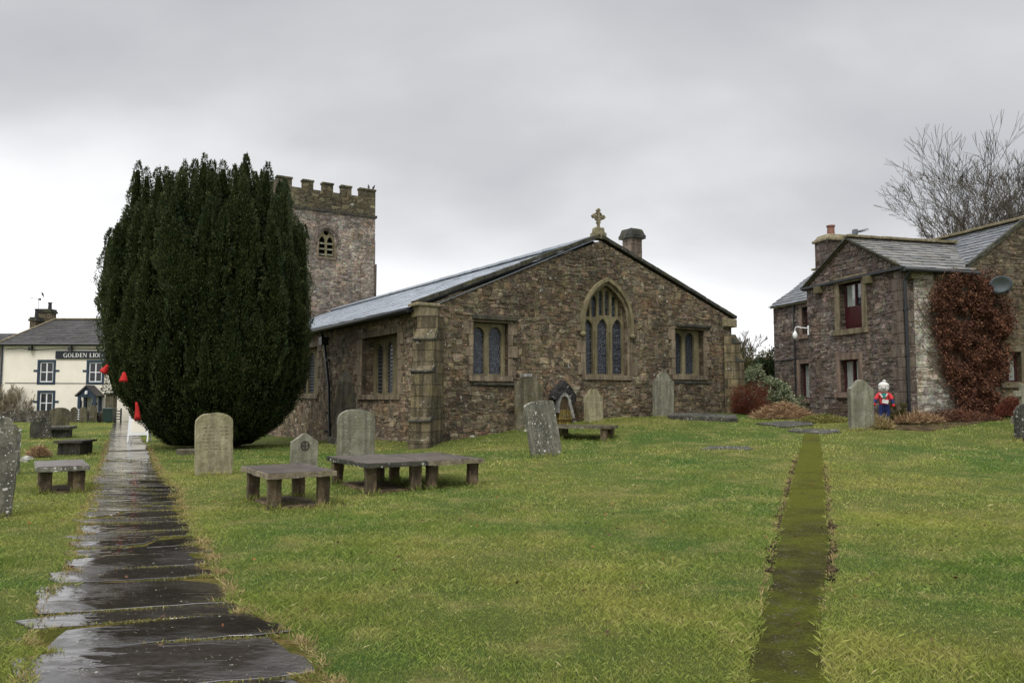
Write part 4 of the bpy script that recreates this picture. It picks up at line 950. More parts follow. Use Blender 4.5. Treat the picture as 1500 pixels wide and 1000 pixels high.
# chimney with a terracotta pot on the far gable
c = CO.loc(at(1218, 370, 34.6)); zt = at(1218, 345, 34.6).z; ch = MB(); cx, cy = c.x, c.y
ch.box(cx - .52, cx + .52, cy - .45, cy + .45, 5.9, zt - .32); chm = ch.build('chimney', M_COT, cottage)
k = MB(); k.box(cx - .62, cx + .62, cy - .55, cy + .55, zt - .32, zt - .20); k.box(cx - .56, cx + .56, cy - .5, cy + .5, zt - .20, zt, taper=.25); k.build('chimney_cap', M_RIDGE, chm, bevel=.03)
k = MB(); k.lathe([(.19, 0), (.165, .08), (.155, .38), (.19, .40), (.19, .46), (.14, .46)], 14, (cx, cy, zt - .01)); k.build('chimney_pot', M_TERRA, chm)
# windows
def fitted(fn3, r, parent, depth, midrail=None, curtain=True, panel=0, mull=.5, mt=None, seed=0, surround=None, sw_=.2, lint=.2):
    x0, x1, z0, z1 = r; mt = mt or M_MAROON; t = .055; w = x1 - x0
    hs = []; zb = z0 + t + panel
    xm = x0 + w * mull; hs = [rect(x0 + t, xm - t / 2, zb, z1 - t), rect(xm + t / 2, x1 - t, zb, z1 - t)]
    f = MB(); f.plate(rect(x0, x1, z0, z1), hs, fn3, depth, depth + .07); o = f.build('window', mt, parent, bevel=.006)
    gl = MB(); gl.plate(rect(x0 + .01, x1 - .01, z0 + .01, z1 - .01), [], fn3, depth + .045, depth + .052); gl.build('pane', GLASSY, o)
    if panel: p = MB(); p.plate(rect(x0 + .1, x1 - .1, z0 + .1, z0 + panel - .02), [], fn3, depth - .012, depth + .001); p.build('panel', mt, o, bevel=.006)
    if curtain:
        c = MB()
        for a, b in ((x0 + w * .06, x0 + w * .40), (x0 + w * .60, x0 + w * .96)) if curtain is True else [(x0 + w * q[0], x0 + w * q[1]) for q in curtain]:
            n = max(6, int((b - a) / .035)); pts = [(a + (b - a) * i / n, depth + .062 + .018 * (i % 2)) for i in range(n + 1)]
            vs = [fn3(x, zb, d) for x, d in pts] + [fn3(x, z1 - t, d) for x, d in pts]; c.add(vs, [(i, i + 1, n + 2 + i, n + 1 + i) for i in range(n)])
        c.build('curtain', M_CURT, o)
    if surround:
        s = MB(); pr = -.03
        s.plate(rect(x0 - sw_, x0, z0 - .01, z1), [], fn3, pr, .2); s.plate(rect(x1, x1 + sw_, z0 - .01, z1), [], fn3, pr, .2)
        s.plate(rect(x0 - sw_ - .03, x1 + sw_ + .03, z1, z1 + lint), [], fn3, pr - .003, .2); s.plate(rect(x0 - sw_ - .05, x1 + sw_ + .05, z0 - .19, z0 - .01), [], fn3, pr - .06, .2); s.build('window_surround', surround, parent, bevel=.015)
    return o
m, t, b = mat('clear_pane'); b.inputs['Base Color'].default_value = (.9, .92, .92, 1); b.inputs['Roughness'].default_value = .03; b.inputs['IOR'].default_value = 1.45
tr = t.nodes.new('ShaderNodeBsdfTransparent'); tr.inputs[0].default_value = (.97, .98, .98, 1); mx = t.nodes.new('ShaderNodeMixShader'); gs = t.nodes.new('ShaderNodeBsdfGlossy'); gs.inputs[1].default_value = .04
lw = t.nodes.new('ShaderNodeLayerWeight'); lw.inputs[0].default_value = .5; ff = mth(t, 'ADD', mth(t, 'MULTIPLY', mth(t, 'POWER', lw.outputs[1], 3.0), .7), .05)
o = [n for n in t.nodes if n.type == 'OUTPUT_MATERIAL'][0]; lk(t, ff, mx.inputs[0]); lk(t, tr.outputs[0], mx.inputs[1]); lk(t, gs.outputs[0], mx.inputs[2]); lk(t, mx.outputs[0], o.inputs[0])
GLASSY = m
SURR = dressed('cottage_surround_stone', (.15, .12, .075), (.22, .18, .12), .45, .15, .4)
SURR2 = dressed('pink_surround_stone', (.16, .11, .085), (.22, .16, .125), .2, .1, .4)
fitted(CF, u1, cottage, .20, panel=.72, mull=.5, curtain=[(.55, .93)], surround=SURR, sw_=.24, lint=.24)
fitted(CF, u2, cottage, .16, mull=.5, curtain=True, surround=SURR2, sw_=.2, lint=.24)
fitted(YZ(2.6), w1, cottage, .14, surround=SURR2); fitted(YZ(2.6), w2, cottage, .14, surround=SURR2)
fitted(XZ(0), r1, cottage, .16, surround=SURR, sw_=.16)
qn = MB(); z = -.2; i = 0     # corner stones
while z < EZ - .15:
    h = min(rnd.uniform(.28, .42), EZ - .14 - z); a, b = ((.55, .25) if i % 2 else (.28, .42)); a *= rnd.uniform(.85, 1.15)
    qn.plate([(-.012, -.012), (b, -.012), (b, .2), (.2, .2), (.2, a), (-.012, a)], [], lambda p, q, d, z=z: (p, q, z + d), .005, h - .01); z += h; i += 1
qn.build('corner_stones', M_QUOIN, cottage, bevel=.015)
# swan-neck wall lamp
lp = thing('wall_lamp', 'white swan-neck lamp on a bracket at the back corner of the brown cottage', 'lamp', CO.wor((-.02, D - .06, CL(1190, 480)[1])), CO.a)
b = MB(); b.box(-.02, 0, -.05, .05, -.30, .12); b.build('bracket', M_WHITE, lp); lp.scale = (.8, .8, .8)
b = MB(); b.tube([(-.02, 0, .0), (-.12, .10, .02), (-.2, .25, .04), (-.27, .38, .10), (-.33, .47, .08), (-.35, .50, -.02), (-.35, .50, -.10)], .022, 8); b.build('arm', M_WHITE, lp, smooth=True)
b = MB(); b.lathe([(.03, .0), (.05, -.05), (.10, -.12), (.115, -.22), (.09, -.33), (.04, -.38), (.01, -.385)], 14, (-.35, .50, -.08)); b.build('lamp_shade', M_WHITE, lp, smooth=True)
# satellite dish
a = CO.hit(1, -.45, 1464, 416); ds = thing('satellite_dish', 'grey satellite dish mounted high on the house wall above the brown climber', 'satellite dish', CO.wor(a), CO.a)
b = MB(); b.lathe([(.001, 0), (.12, .012), (.24, .05), (.34, .10), (.345, .115), (.24, .062), (.12, .025), (.001, .012)], 24, sy=.86); dd = b.build('dish', M_GREYM, ds, smooth=True); dd.rotation_euler = (R(112), R(8), R(-22))
b = MB(); b.tube([(0, .05, 0), (.02, .28, -.12), (.02, .46, -.12)], .02, 6); b.build('bracket', M_BLACK, ds)
b = MB(); b.tube([(0, 0, -.28), (-.02, -.30, -.28)], .012, 6); b.tube([(-.02, -.28, -.28), (-.02, -.36, -.26)], .035, 8); b.build('receiver_arm', M_BLACK, ds)
# aerials on the ridge
def aerial(p, h, label, rz=0, frame=None, L=.9):
    t_ = thing('television_aerial', label, 'aerial', p, rz); b = MB(); b.tube([(0, 0, -.3), (0, 0, h)], .018, 5); b.build('mast', M_GREYM, t_)
    b = MB(); b.tube([(-.15, 0, h - .05), (L, 0, h + .12)], .014, 5)
    for i in range(6): x = -.1 + i * L / 5.5; b.tube([(x, -.22, h - .03 + x * .17), (x, .22, h - .03 + x * .17)], .008, 4)
    b.box(-.14, -.02, -.08, .08, h - .12, h + .05); b.build('antenna', M_GREYM, t_)
aerial(CO.wor((.6, D / 2 + .3, RZ + .1)), .30, 'small television aerial rising behind the mossy cottage ridge', CO.a, L=.45)

# ------------------------------------------------------------ public house
pub = thing('public_house', 'cream rendered inn with blue window surrounds at the far end of the path', 'inn', frame=PB)
def P(px, py): p = PB.hit(1, 0, px, py); return (p.x, p.z)
PW = P(300, 550)[0]; PE = P(75, 504)[1]
def pr(a, b, c, d): return srect(P, a, b, c, d)
pw = [pr(57.5, 77.5, 530, 559.5), pr(129.5, 149, 530.5, 559.5), pr(57, 76.5, 575, 605), pr(200, 220, 530.5, 560)]
door = pr(129, 147, 582, 618)
wl_ = MB(); wl_.plate([(0, -1), (door[0], -1), (door[0], door[3]), (door[1], door[3]), (door[1], -1), (PW, -1), (PW, PE), (0, PE)], [rect(*r) for r in pw], XZ(0), 0, .4)
wl_.box(0, .4, .4, 8, -1, PE); wl_.box(PW - .4, PW, .4, 8, -1, PE); wl_.box(.4, PW - .4, 7.6, 8, -1, PE); wl_.build('wall', M_CREAM, pub)
v = MB(); v.box(.5, PW - .5, 1.0, 1.1, -.5, PE - .1); v.build('dark_interior', M_VOID, pub)
rp = at(80, 468, 59); rz_ = rp.z; rx = rp.x - PB.o.x
rf = MB(); slates(rf, (-.3, -.3, PE), (PW + .3, -.3, PE), (PW + .3, 4, rz_), (rx, 4, rz_), 14, .45, .03, .012)
slates(rf, (-.3, 8.3, PE), (PW + .3, 8.3, PE), (PW + .3, 4, rz_), (rx, 4, rz_), 14, .45, .03, .012)
slates(rf, (-.3, -.3, PE), (-.3, 8.3, PE), (rx, 4.02, rz_), (rx, 3.98, rz_), 14, .45, .03, .012); rf.build('roof', M_PSLATE, pub)
rg = MB(); beam(rg, (rx, 4, rz_ + .06), (PW, 4, rz_ + .06), .25, .1); rg.build('ridge_tiles', M_RIDGE, pub); rg = MB(); beam(rg, (-.3, -.3, PE + .03), (rx, 4, rz_ + .05), .2, .07); rg.build('hip_tiles', M_RIDGE, pub)
gt = MB(); gt.tube([(-.3, -.36, PE - .03), (PW, -.36, PE - .03)], .07, 6); gt.box(-.1, PW, -.3, -.004, PE - .12, PE - .03); gt.build('gutter', M_BLACK, pub)
dp = MB(); dp.tube([(.05, -.08, PE), (.05, -.08, -.5)], .05, 6); dp.build('downpipe', M_NAVY, pub)
def pubwin(r):
    x0, x1, z0, z1 = r; s = MB(); q = .16; s.plate(rect(x0 - q, x1 + q, z0 - q, z1 + q), [rect(x0, x1, z0, z1)], XZ(0), -.03, .12)
    for a, b in ((x0 - q - .26, x0 - q), (x1 + q, x1 + q + .26)): s.plate(rect(a, b, (z0 + z1) / 2 + .02, (z0 + z1) / 2 + .16), [], XZ(0), -.028, .05)
    o = s.build('window', M_NAVY, pub)
    f = MB(); t = .075; xm, zm = (x0 + x1) / 2, (z0 + z1) / 2
    f.plate(rect(x0, x1, z0, z1), [rect(x0 + t, xm - .04, z0 + t, zm - .03), rect(xm + .04, x1 - t, z0 + t, zm - .03), rect(x0 + t, xm - .04, zm + .03, z1 - t), rect(xm + .04, x1 - t, zm + .03, z1 - t)], XZ(0), .04, .1); f.build('frame', M_WHITE, o)
    g_ = MB(); g_.plate(rect(x0, x1, z0, z1), [], XZ(0), .075, .085); g_.build('pane', M_GLASS, o)
for r in pw: pubwin(r)
# painted sign with serif lettering
def glyph(ch, x, z, h, mb, f3, d0, d1):
    T_, t_ = h * .19, h * .075; s = h * .06
    P_ = lambda pts: mb.plate([(x + a, z + b) for a, b in pts], [], f3, d0, d1)
    bar = lambda a0, a1, b0, b1: P_([(a0, b0), (a1, b0), (a1, b1), (a0, b1)])
    def stem(a, b0=0, b1=None, w=T_): b1 = h if b1 is None else b1; bar(a, a + w, b0 + s, b1 - s); bar(a - s, a + w + s, b0, b0 + s); bar(a - s, a + w + s, b1 - s, b1)
    def oval(cx, rx_, a0, a1, half=False):
        n = 22; ou, in_ = [], []
        for i in range(n + 1):
            q = a0 + (a1 - a0) * i / n; ou.append((cx + rx_ * math.cos(q), h / 2 + h / 2 * math.sin(q))); in_.append((cx + (rx_ - T_) * math.cos(q), h / 2 + (h / 2 - t_) * math.sin(q)))
        vs = [f3(x + a, z + b, d0) for a, b in ou + in_]; m_ = n + 1; mb.add(vs, [(i, i + 1, m_ + i + 1, m_ + i) for i in range(n)])
    if ch == 'I': stem(.1 * h); return .42 * h
    if ch == 'L': stem(.08 * h); bar(.08 * h + T_, .62 * h, 0, t_); bar(.62 * h - s, .62 * h, t_, .26 * h); return .74 * h
    if ch == 'E':
        stem(.08 * h)
        for b in (0, h / 2 - t_ / 2, h - t_): bar(.08 * h + T_, (.6 if b != h / 2 - t_ / 2 else .48) * h, b, b + t_)
        bar(.6 * h - s, .6 * h, t_, .24 * h); bar(.6 * h - s, .6 * h, .76 * h, h - t_); bar(.48 * h - s, .48 * h, .36 * h, .46 * h); return .74 * h
    if ch == 'N': stem(.06 * h, w=t_); stem(.76 * h, w=t_); P_([(.06 * h, h), (.06 * h + T_, h), (.76 * h + t_, 0), (.76 * h + t_ - T_ * .7, 0)]); return 1.0 * h
    if ch == 'D': stem(.08 * h); oval(.30 * h, .52 * h, -math.pi / 2, math.pi / 2); bar(.2 * h, .32 * h, 0, t_); bar(.2 * h, .32 * h, h - t_, h); return .95 * h
    if ch == 'O': oval(.47 * h, .45 * h, 0, 2 * math.pi); return .98 * h
    if ch == 'G': oval(.47 * h, .45 * h, R(42), R(318)); stem(.68 * h, 0, .46 * h, T_); return .98 * h
    return .45 * h
sg = thing('inn_sign', 'long dark sign board with white serif letters across the inn front', 'sign', PB.wor((0, -.06, 0)))
a, b = P(82, 525.5), P(172, 514); sb = MB(); sb.box(a[0], b[0], -.04, .05, a[1], b[1]); sb.build('board', M_SIGN, sg, bevel=.01)
L_ = MB(); x = P(94, 520)[0]; h = .30; zb = P(100, 523.3)[1]
for c_ in 'GOLDEN LION': x += glyph(c_, x, zb, h, L_, XZ(0), -.055, -.04) * 1.05
L_.build('lettering', M_LETTER, sg, normals=False)
# porch, door, notice board, flood lamps, cable
po = MB(); a, b, ap = P(121, 580), P(153, 580), P(137, 565)
xm = (a[0] + b[0]) / 2; beam(po, (a[0], -.5, a[1]), (xm, -.5, ap[1]), 1.0, .10); beam(po, (b[0], -.5, b[1]), (xm, -.5, ap[1]), 1.0, .10); pch = po.build('porch', M_PSLATE, pub)
q = MB()
for x in (a[0] + .15, b[0] - .33): q.box(x, x + .18, -.9, -.75, -.1, a[1]); q.box(x, x + .18, -.15, -.005, -.1, a[1])
q.plate([(a[0] + .15, a[1] - .08), (b[0] - .15, a[1] - .08), (b[0] - .15, a[1] + .06), (xm, ap[1] - .08), (a[0] + .15, a[1] + .06)], [], XZ(0), -.88, -.80); q.build('porch_frame', M_NAVY, pch)
q = MB(); q.lathe([(.03, .0), (.09, -.03), (.10, -.22), (.03, -.28)], 8, (xm, -.95, ap[1] - .35)); q.build('lantern', M_WHITE, pch)
dr = MB(); x0, x1, z0, z1 = door; ww2 = x1 - x0; dr.plate(rect(x0, x1, -.3, z1), [rect(x0 + .12 + i * (ww2 - .24) / 4 + .03, x0 + .12 + (i + 1) * (ww2 - .24) / 4 - .03, .9 + .2 * (i in (1, 2)), z1 - .35) for i in range(4)], XZ(0), .1, .16); d_ = dr.build('door', M_WHITE, pub)
q = MB(); q.box(x0 + .02, x1 - .02, .14, .15, 0, z1 - .05); q.build('pane', M_GLASS, d_)
q = MB(); a, b = P(114, 596), P(120, 586); q.box(a[0], b[0], -.08, -.002, a[1], b[1]); nb = q.build('notice_board', M_SIGN, pub); q = MB(); q.box(a[0] + .06, b[0] - .06, -.085, -.08, a[1] + .06, b[1] - .08); q.build('notice_panel', M_CURT, nb)
for px in (47.5, 105.5): a = P(px, 511); q = MB(); q.box(a[0] - .12, a[0] + .12, -.32, -.12, a[1] - .12, a[1] + .12); q.box(a[0] - .03, a[0] + .03, -.12, -.002, a[1], a[1] + .2); q.build('flood_lamp', M_BLACK, pub)
q = MB(); z = P(60, 560.5)[1]; q.tube([(0.3, -.03, z), (3.5, -.03, z - .02), (PW - 1, -.03, z - .08)], .018, 4); q.tube([(.3, -.03, PE - .35), (1.3, -.03, PE - .28), (2.2, -.03, PE - .42), (4, -.03, PE - .30), (7, -.03, PE - .34)], .02, 4); q.build('cable', M_BLACK, pub)
# chimneys
def stack(px0, px1, ytop, ybot, Y, name='chimney'):
    a, b = at(px0, ytop, Y), at(px1, ytop, Y); z0 = at(px0, ybot, Y).z; x0, x1 = a.x - PB.o.x, b.x - PB.o.x; y = Y - PB.o.y
    q = MB(); q.box(x0 + .08, x1 - .08, y - .4, y + .4, z0 - .6, a.z - .3); c_ = q.build(name, M_COTG, pub); q = MB(); q.box(x0, x1, y - .48, y + .48, a.z - .3, a.z - .15); q.box(x0 + .06, x1 - .06, y - .42, y + .42, a.z - .15, a.z); q.build('chimney_cap', M_COPE, c_); return c_, y
c1, y1 = stack(57.5, 80, 453, 476, 59.2); c2, y2 = stack(47, 59, 465, 482, 58.2)
for c_, px, y0, yy, Y in ((c1, 73.5, 443, 454, 59.2), (c2, 54, 452.5, 466, 58.2)):
    a, b = at(px, y0, Y), at(px, yy, Y); q = MB(); x = a.x - PB.o.x; q.lathe([(.16, 0), (.14, .05), (.12, (a.z - b.z) - .08), (.17, (a.z - b.z) - .06), (.17, a.z - b.z), (.1, a.z - b.z)], 10, (x, Y - 55, b.z)); q.build('chimney_pot', M_BLACK, c_)
q = at(56, 455, 58.6); aerial((q.x, q.y, q.z), .9, 'long thin television aerial above the inn chimneys', R(180), L=.75)
# lower neighbour at the left edge
nb_ = thing('neighbour_house', 'low slate roofed building joined to the left end of the cream inn', 'house', PB.wor((-.5, 0, 0)))
z0 = at(0, 500, 56).z; z1 = at(0, 489, 59).z; q = MB(); q.box(-12, -.2, .3, 7, -1, z0); q.build('wall', M_CREAM, nb_)
q = MB(); slates(q, (-12, 0, z0), (.2, 0, z0), (1.6, 3.6, z1), (-12, 3.6, z1), 9, .5); slates(q, (-12, 7.2, z0), (.2, 7.2, z0), (1.6, 3.6, z1), (-12, 3.6, z1), 9, .5); q.build('roof', M_PSLATE, nb_)
# pier, gates, bins and dry stone wall before the inn
def place(px, py, Y=None):
    if Y is None: return gnd(px, py)
    p = at(px, py, Y); return Vector((p.x, p.y, g(p.x, p.y)))
p = place(162.5, 600, 53.4); h = at(162.5, 575, 53.4).z - p.z; t_ = thing('gate_pier', 'square dark stone gate pier with a capping slab beside the inn porch', 'gate pier', p)
q = MB(); q.box(-.27, .27, -.27, .27, -.3, h - .15); q.build('shaft', M_GRAVEB, t_, bevel=.02); q = MB(); q.box(-.36, .36, -.36, .36, h - .15, h); q.build('cap', M_COPE, t_, bevel=.03)
def gate(px0, px1, Y, y0, n, label, m_, name='gate'):
    a, b = place(px0, 600, Y), place(px1, 600, Y); h = at(px0, y0, Y).z - a.z; w = b.x - a.x; t_ = thing(name, label, 'gate', a)
    q = MB(); q.box(-.04, .04, -.04, .04, -.1, h); q.box(w - .04, w + .04, -.04, .04, -.1, h); q.build('post', m_, t_)
    q = MB()
    for i in range(n): z = h * (.18 + .8 * i / n); q.box(.04, w - .04, -.025, .025, z, z + .07)
    q.each('rail', m_, t_)
gate(112.5, 121, 52.6, 597, 5, 'small white barred gate in the gap of the dry stone wall', M_WHITE); gate(169.5, 177.5, 52.8, 598, 4, 'dark barred gate at the top of the flagged path', M_BLACK)
def bin_(p, w, h, label, m_, wheels=True):
    t_ = thing('wheelie_bin', label, 'bin', p); q = MB(); q.add([(x * w / 2 * k, y * w / 2 * k, z) for z, k in ((.06, .84), (h * .9, 1)) for x, y in ((-1, -1), (1, -1), (1, 1), (-1, 1))], [(3, 2, 1, 0), (4, 5, 6, 7), (0, 1, 5, 4), (1, 2, 6, 5), (2, 3, 7, 6), (3, 0, 4, 7)]); q.build('body', m_, t_, bevel=.02)
    q = MB(); q.box(-w / 2 - .03, w / 2 + .03, -w / 2 - .04, w / 2 + .03, h * .9, h * .95); q.box(-w / 2 + .02, w / 2 - .02, -w / 2, w / 2, h * .95, h, taper=.2); q.build('lid', m_, t_, bevel=.015)
    for s_ in (-1, 1): q = MB(); q.lathe([(.09, -.025), (.09, .025)], 12); o = q.build('wheel', M_BLACK, t_); o.rotation_euler = (0, R(90), 0); o.location = (s_ * (w / 2 - .04), w / 2 - .02, .09)
bin_(place(160, 619), .62, .98, 'dark green wheelie bin standing at the top of the flagged path', M_BIN)
p = place(134, 618.5); t_ = thing('planter', 'black square tub in front of a small headstone by the dry stone wall', 'planter', p); q = MB(); q.box(-.3, .3, -.3, .3, 0, .56, taper=-.1); q.build('tub', M_GUTTER, t_, bevel=.02); q = MB(); q.box(-.35, .35, -.35, .35, .56, .62); q.build('rim', M_GUTTER, t_)
def drywall():
    q = MB(); r = rnd
    xa, xb = place(2, 615, 52.4).x, place(153, 615, 52.4).x; gx0, gx1 = place(111, 615, 52.6).x, place(123, 615, 52.6).x
    for lay in range(6):
        z = lay * .125; x = xa; hh = .12
        while x < xb:
            w = r.uniform(.14, .42) if lay < 5 else r.uniform(.10, .22)
            if not (gx0 - .1 < x + w / 2 < gx1 + .1):
                dp_ = .26 - lay * .02; top = z + hh + (r.uniform(0, .12) if lay == 5 else 0)
                q.box(x, x + w - .015, -dp_ + r.uniform(-.03, .03), dp_, z, top, jit=.022)
            x += w
    o = q.build('dry_stone_wall', M_WALLST, None); o.location = (0, 52.4, g(xa, 52.4) - .05); tag(o, 'low dark dry stone wall running in front of the cream inn', 'wall')
drywall()
# A-frame board
p = place(204, 646, 29.6); t_ = thing('sign_board', 'white A-frame board standing at the edge of the path under the yew', 'sign', p, R(14)); hh = at(197, 601, 29.6).z - p.z
for s_ in (-1, 1):
    q = MB(); m4 = Matrix.Translation((0, s_ * .30, 0)) @ Matrix.Rotation(R(13.5) * s_, 4, 'X')
    for x in (-.36, .31): q.box(x, x + .05, -.02, .02, 0, hh, m4)
    q.box(-.31, .31, -.015, .015, hh * .22, hh * .96, m4); o = q.build('panel', M_WHITE, t_)
    q = MB(); q.box(-.25, .25, -.022, -.016, hh * .30, hh * .88, m4); 
    if s_ == -1: q.build('poster', M_CREAM, o)

# ------------------------------------------------------------ gravestones and tombs
RG = CH.a; BASES = []
M_BLKST = dressed('blackened_stone', (.012, .012, .014), (.04, .035, .035), .1, .6, .3); M_LIMEW = dressed('white_streaked_stone', (.13, .12, .105), (.36, .35, .33), .1, .3, .5)
M_OCH = dressed('ochre_lichen_stone', (.11, .08, .025), (.24, .165, .03), .4, .4, .5, 3); M_OCHD = dressed('brown_niche', (.03, .02, .012), (.09, .06, .03), .1, 0, .3)
M_OBEL = dressed('obelisk_stone', (.022, .020, .017), (.065, .058, .038), .25, .1, .6, 1.2)
def prof(kind, w, h):
    a = w / 2; n = 12; P0 = [(-a, -.35), (a, -.35)]
    if kind == 'round': return P0 + [(a * math.cos(math.pi * i / n), h - a + a * math.sin(math.pi * i / n)) for i in range(n + 1)]
    if kind == 'seg': r_ = .30 * w; return P0 + [(a * math.cos(math.pi * i / n), h - r_ + r_ * math.sin(math.pi * i / n) ** .8) for i in range(n + 1)]
    if kind == 'flat': r_ = .10 * w; return P0 + [(a * (abs(math.cos(math.pi * i / n)) ** .6) * (1 if i * 2 < n else -1), h - r_ + r_ * math.sin(math.pi * i / n) ** .8) for i in range(n + 1)]
    if kind == 'peak': return P0 + [(a, h - w * .38), (a * .82, h - w * .34), (a * .25, h - w * .05), (0, h), (-a * .25, h - w * .05), (-a * .82, h - w * .34), (-a, h - w * .38)]
    if kind == 'gable': return P0 + [(a, h - w * .30), (a * .12, h), (-a * .12, h), (-a, h - w * .30)]
    if kind == 'shoulder':
        c = [(a, h - w * .34), (a * .86, h - w * .36), (a * .72, h - w * .24)]; top = [(a * .62 * math.cos(math.pi * i / n), h - w * .24 + w * .24 * math.sin(math.pi * i / n)) for i in range(n + 1)]
        return P0 + c + top + [(-x, z) for x, z in c[::-1]]
    if kind == 'gothic': A = arch(-a, a, -.35, h - w * .55, h, 8); return A
def grave(label, px, py, w, h, kind, m_, th=.11, lean=0, back=0, rz=None, Y=None, group=None, insc=0, name='headstone', cat='gravestone', dx=0):
    p = place(px, py, Y); q = MB(); pts = prof(kind, w, h); pts2 = [(x + rnd.uniform(-.006, .006), z + rnd.uniform(-.006, .006)) for x, z in pts]
    q.plate(pts2, [], XZ(0), -th / 2, th / 2); o = q.build(name, m_, None, bevel=.010, worn=.009, cell=.07); BASES.append((p.x, p.y, w, th, RG if rz is None else R(rz)))
    o.location = p; o.rotation_euler = (R(back), R(lean), RG if rz is None else R(rz)); tag(o, label, cat, group)
    if insc:
        s_ = MB()
        for i in range(insc):
            z = h - w * .42 - i * .075; x = -w * rnd.uniform(.25, .36)
            while x < w * .34: l = rnd.uniform(.03, .10); s_.box(x, x + l, -th / 2 - .002, -th / 2 + .004, z, z + .016); x += l + rnd.uniform(.02, .05)
        s_.build('inscription', M_GRAVEI, o)
    return o
M_GRAVEI = dressed('worn_inscription', (.17, .15, .085), (.24, .215, .135), .3, 0, .3)
grave('tall buff headstone with arched top standing alone in front of the yew', 313, 696, .74, 1.30, 'seg', M_GRAVE, lean=-1.0, insc=7)
o = grave('small pale pointed headstone with a carved round cross, behind the single table tomb', 445, 692, .57, .83, 'gable', M_GRAVEG, Y=16.8)
q = MB(); c_ = [(.10 * math.cos(i * math.pi / 8), .58 + .10 * math.sin(i * math.pi / 8)) for i in range(16)]; cc = [(.075 * math.cos(i * math.pi / 8), .58 + .075 * math.sin(i * math.pi / 8)) for i in range(16)]
q.plate(c_, [cc], XZ(0), -.068, -.05); q.box(-.016, .016, -.067, -.05, .51, .65); q.box(-.07, .07, -.066, -.05, .565, .595); q.build('cross_emblem', M_DARKST, o)
grave('broad greenish headstone with rounded top and pale lichen runs, behind the table tombs', 521, 680, .93, 1.30, 'seg', M_GRAVEG, Y=19, insc=5)
grave('leaning grey headstone blotched with white lichen in the middle of the lawn', 801, 668, .82, 1.33, 'flat', M_GRAVEL_, th=.14, lean=-8, back=-4)
o = grave('tall brown headstone with a white patch on its top, left of the black arched memorial', 774, 630, .98, 1.76, 'shoulder', M_GRAVEB, Y=24.4)
q = MB(); n = 8; up_ = [(-.28 + .38 * i / n, 1.76 - .33 + .325 * math.sqrt(max(0, 1 - ((-.28 + .38 * i / n) / .61) ** 2))) for i in range(n + 1)]; q.plate(up_ + [(x, z - .09 - .02 * (i % 2)) for i, (x, z) in enumerate(up_[::-1])], [], XZ(0), -.066, .0); q.build('white_lichen', M_LIMEW, o, worn=.006, cell=.05)
grave('short pale shouldered headstone right of the black arched memorial', 870, 616, .72, 1.08, 'shoulder', M_GRAVE, Y=25.55, lean=-2, insc=5)
grave('tall narrow grey shouldered headstone under the right hand church window', 972, 607, .88, 1.55, 'shoulder', M_GRAVEG, Y=26.9, insc=9)
grave('thick grey headstone with a pointed top before the brown cottage wall', 1262, 629, .66, 1.42, 'peak', M_GRAVEG, th=.22, rz=2)
o = grave('dark rounded headstone at the right edge of the lawn', 1503, 652, .55, .95, 'round', M_GRAVED, Y=20.5, rz=5)
p = place(1500, 610, 22.8); t_ = thing('grave_cross', 'small stone cross standing behind the rounded headstone at the right edge', 'grave cross', p, R(10))
q = MB(); q.box(-.09, .09, -.06, .06, -.2, 1.15); q.box(-.27, -.09, -.06, .06, .78, .95); q.box(.09, .27, -.06, .06, .78, .95); q.build('cross', M_GRAVEG, t_, bevel=.015); q = MB(); q.box(-.3, .3, -.22, .22, -.2, .22, taper=.12); q.build('base', M_GRAVEG, t_, bevel=.02)
# left edge of the churchyard
grave('big weathered headstone leaning at the left edge of the photo', -38, 758, .80, 1.20, 'shoulder', M_GRAVEL_, th=.14, lean=5, Y=10.5, rz=26)
grave('grey headstone standing just behind the big leaning one at the left edge', 0, 640, .75, 1.25, 'shoulder', M_GRAVEL_, Y=16.5)
grave('low dark rounded headstone spotted with white lichen, left of the chest tomb', 59.5, 643, .72, .88, 'gothic', M_GRAVED, lean=-2)
grave('brown arched headstone rising behind a low chest tomb on the left', 86.5, 627, .78, 1.22, 'seg', M_GRAVEB, Y=34.5)
for px, h_, w_, lb in ((108, 1.02, .40, 'narrow rounded headstone left of the white gate'), (121.5, 1.02, .46, 'rounded headstone right of the white gate'), (136, 1.15, .45, 'rounded headstone behind the black tub')):
    grave(lb, px, 617, w_, h_, 'round', M_GRAVEB, Y=50.8 if px < 130 else 51.6, group='small headstones by the dry stone wall')
# chest tomb under the brown arch
p = place(86, 640, 32.5); t_ = thing('chest_tomb', 'low chest tomb with a wide lid in front of the brown arched headstone', 'tomb', p, R(18)); q = MB(); q.box(-.38, .38, -.6, .6, -.2, .34); q.build('chest', M_GRAVED, t_, bevel=.015); q = MB(); q.box(-.52, .52, -.75, .75, .34, .45); q.build('lid', M_GRAVED, t_, bevel=.02, worn=.008)
p = place(110, 664, 22.6); t_ = thing('chest_tomb', 'dark box shaped chest tomb behind the pale topped table tomb on the left', 'tomb', p, R(8)); q = MB(); q.box(-.30, .30, -.45, .45, -.2, .34); q.build('chest', M_OBEL, t_, bevel=.015, worn=.008); q = MB(); q.box(-.38, .38, -.54, .54, .34, .40); q.build('lid', M_DARKST, t_, bevel=.01, worn=.006)
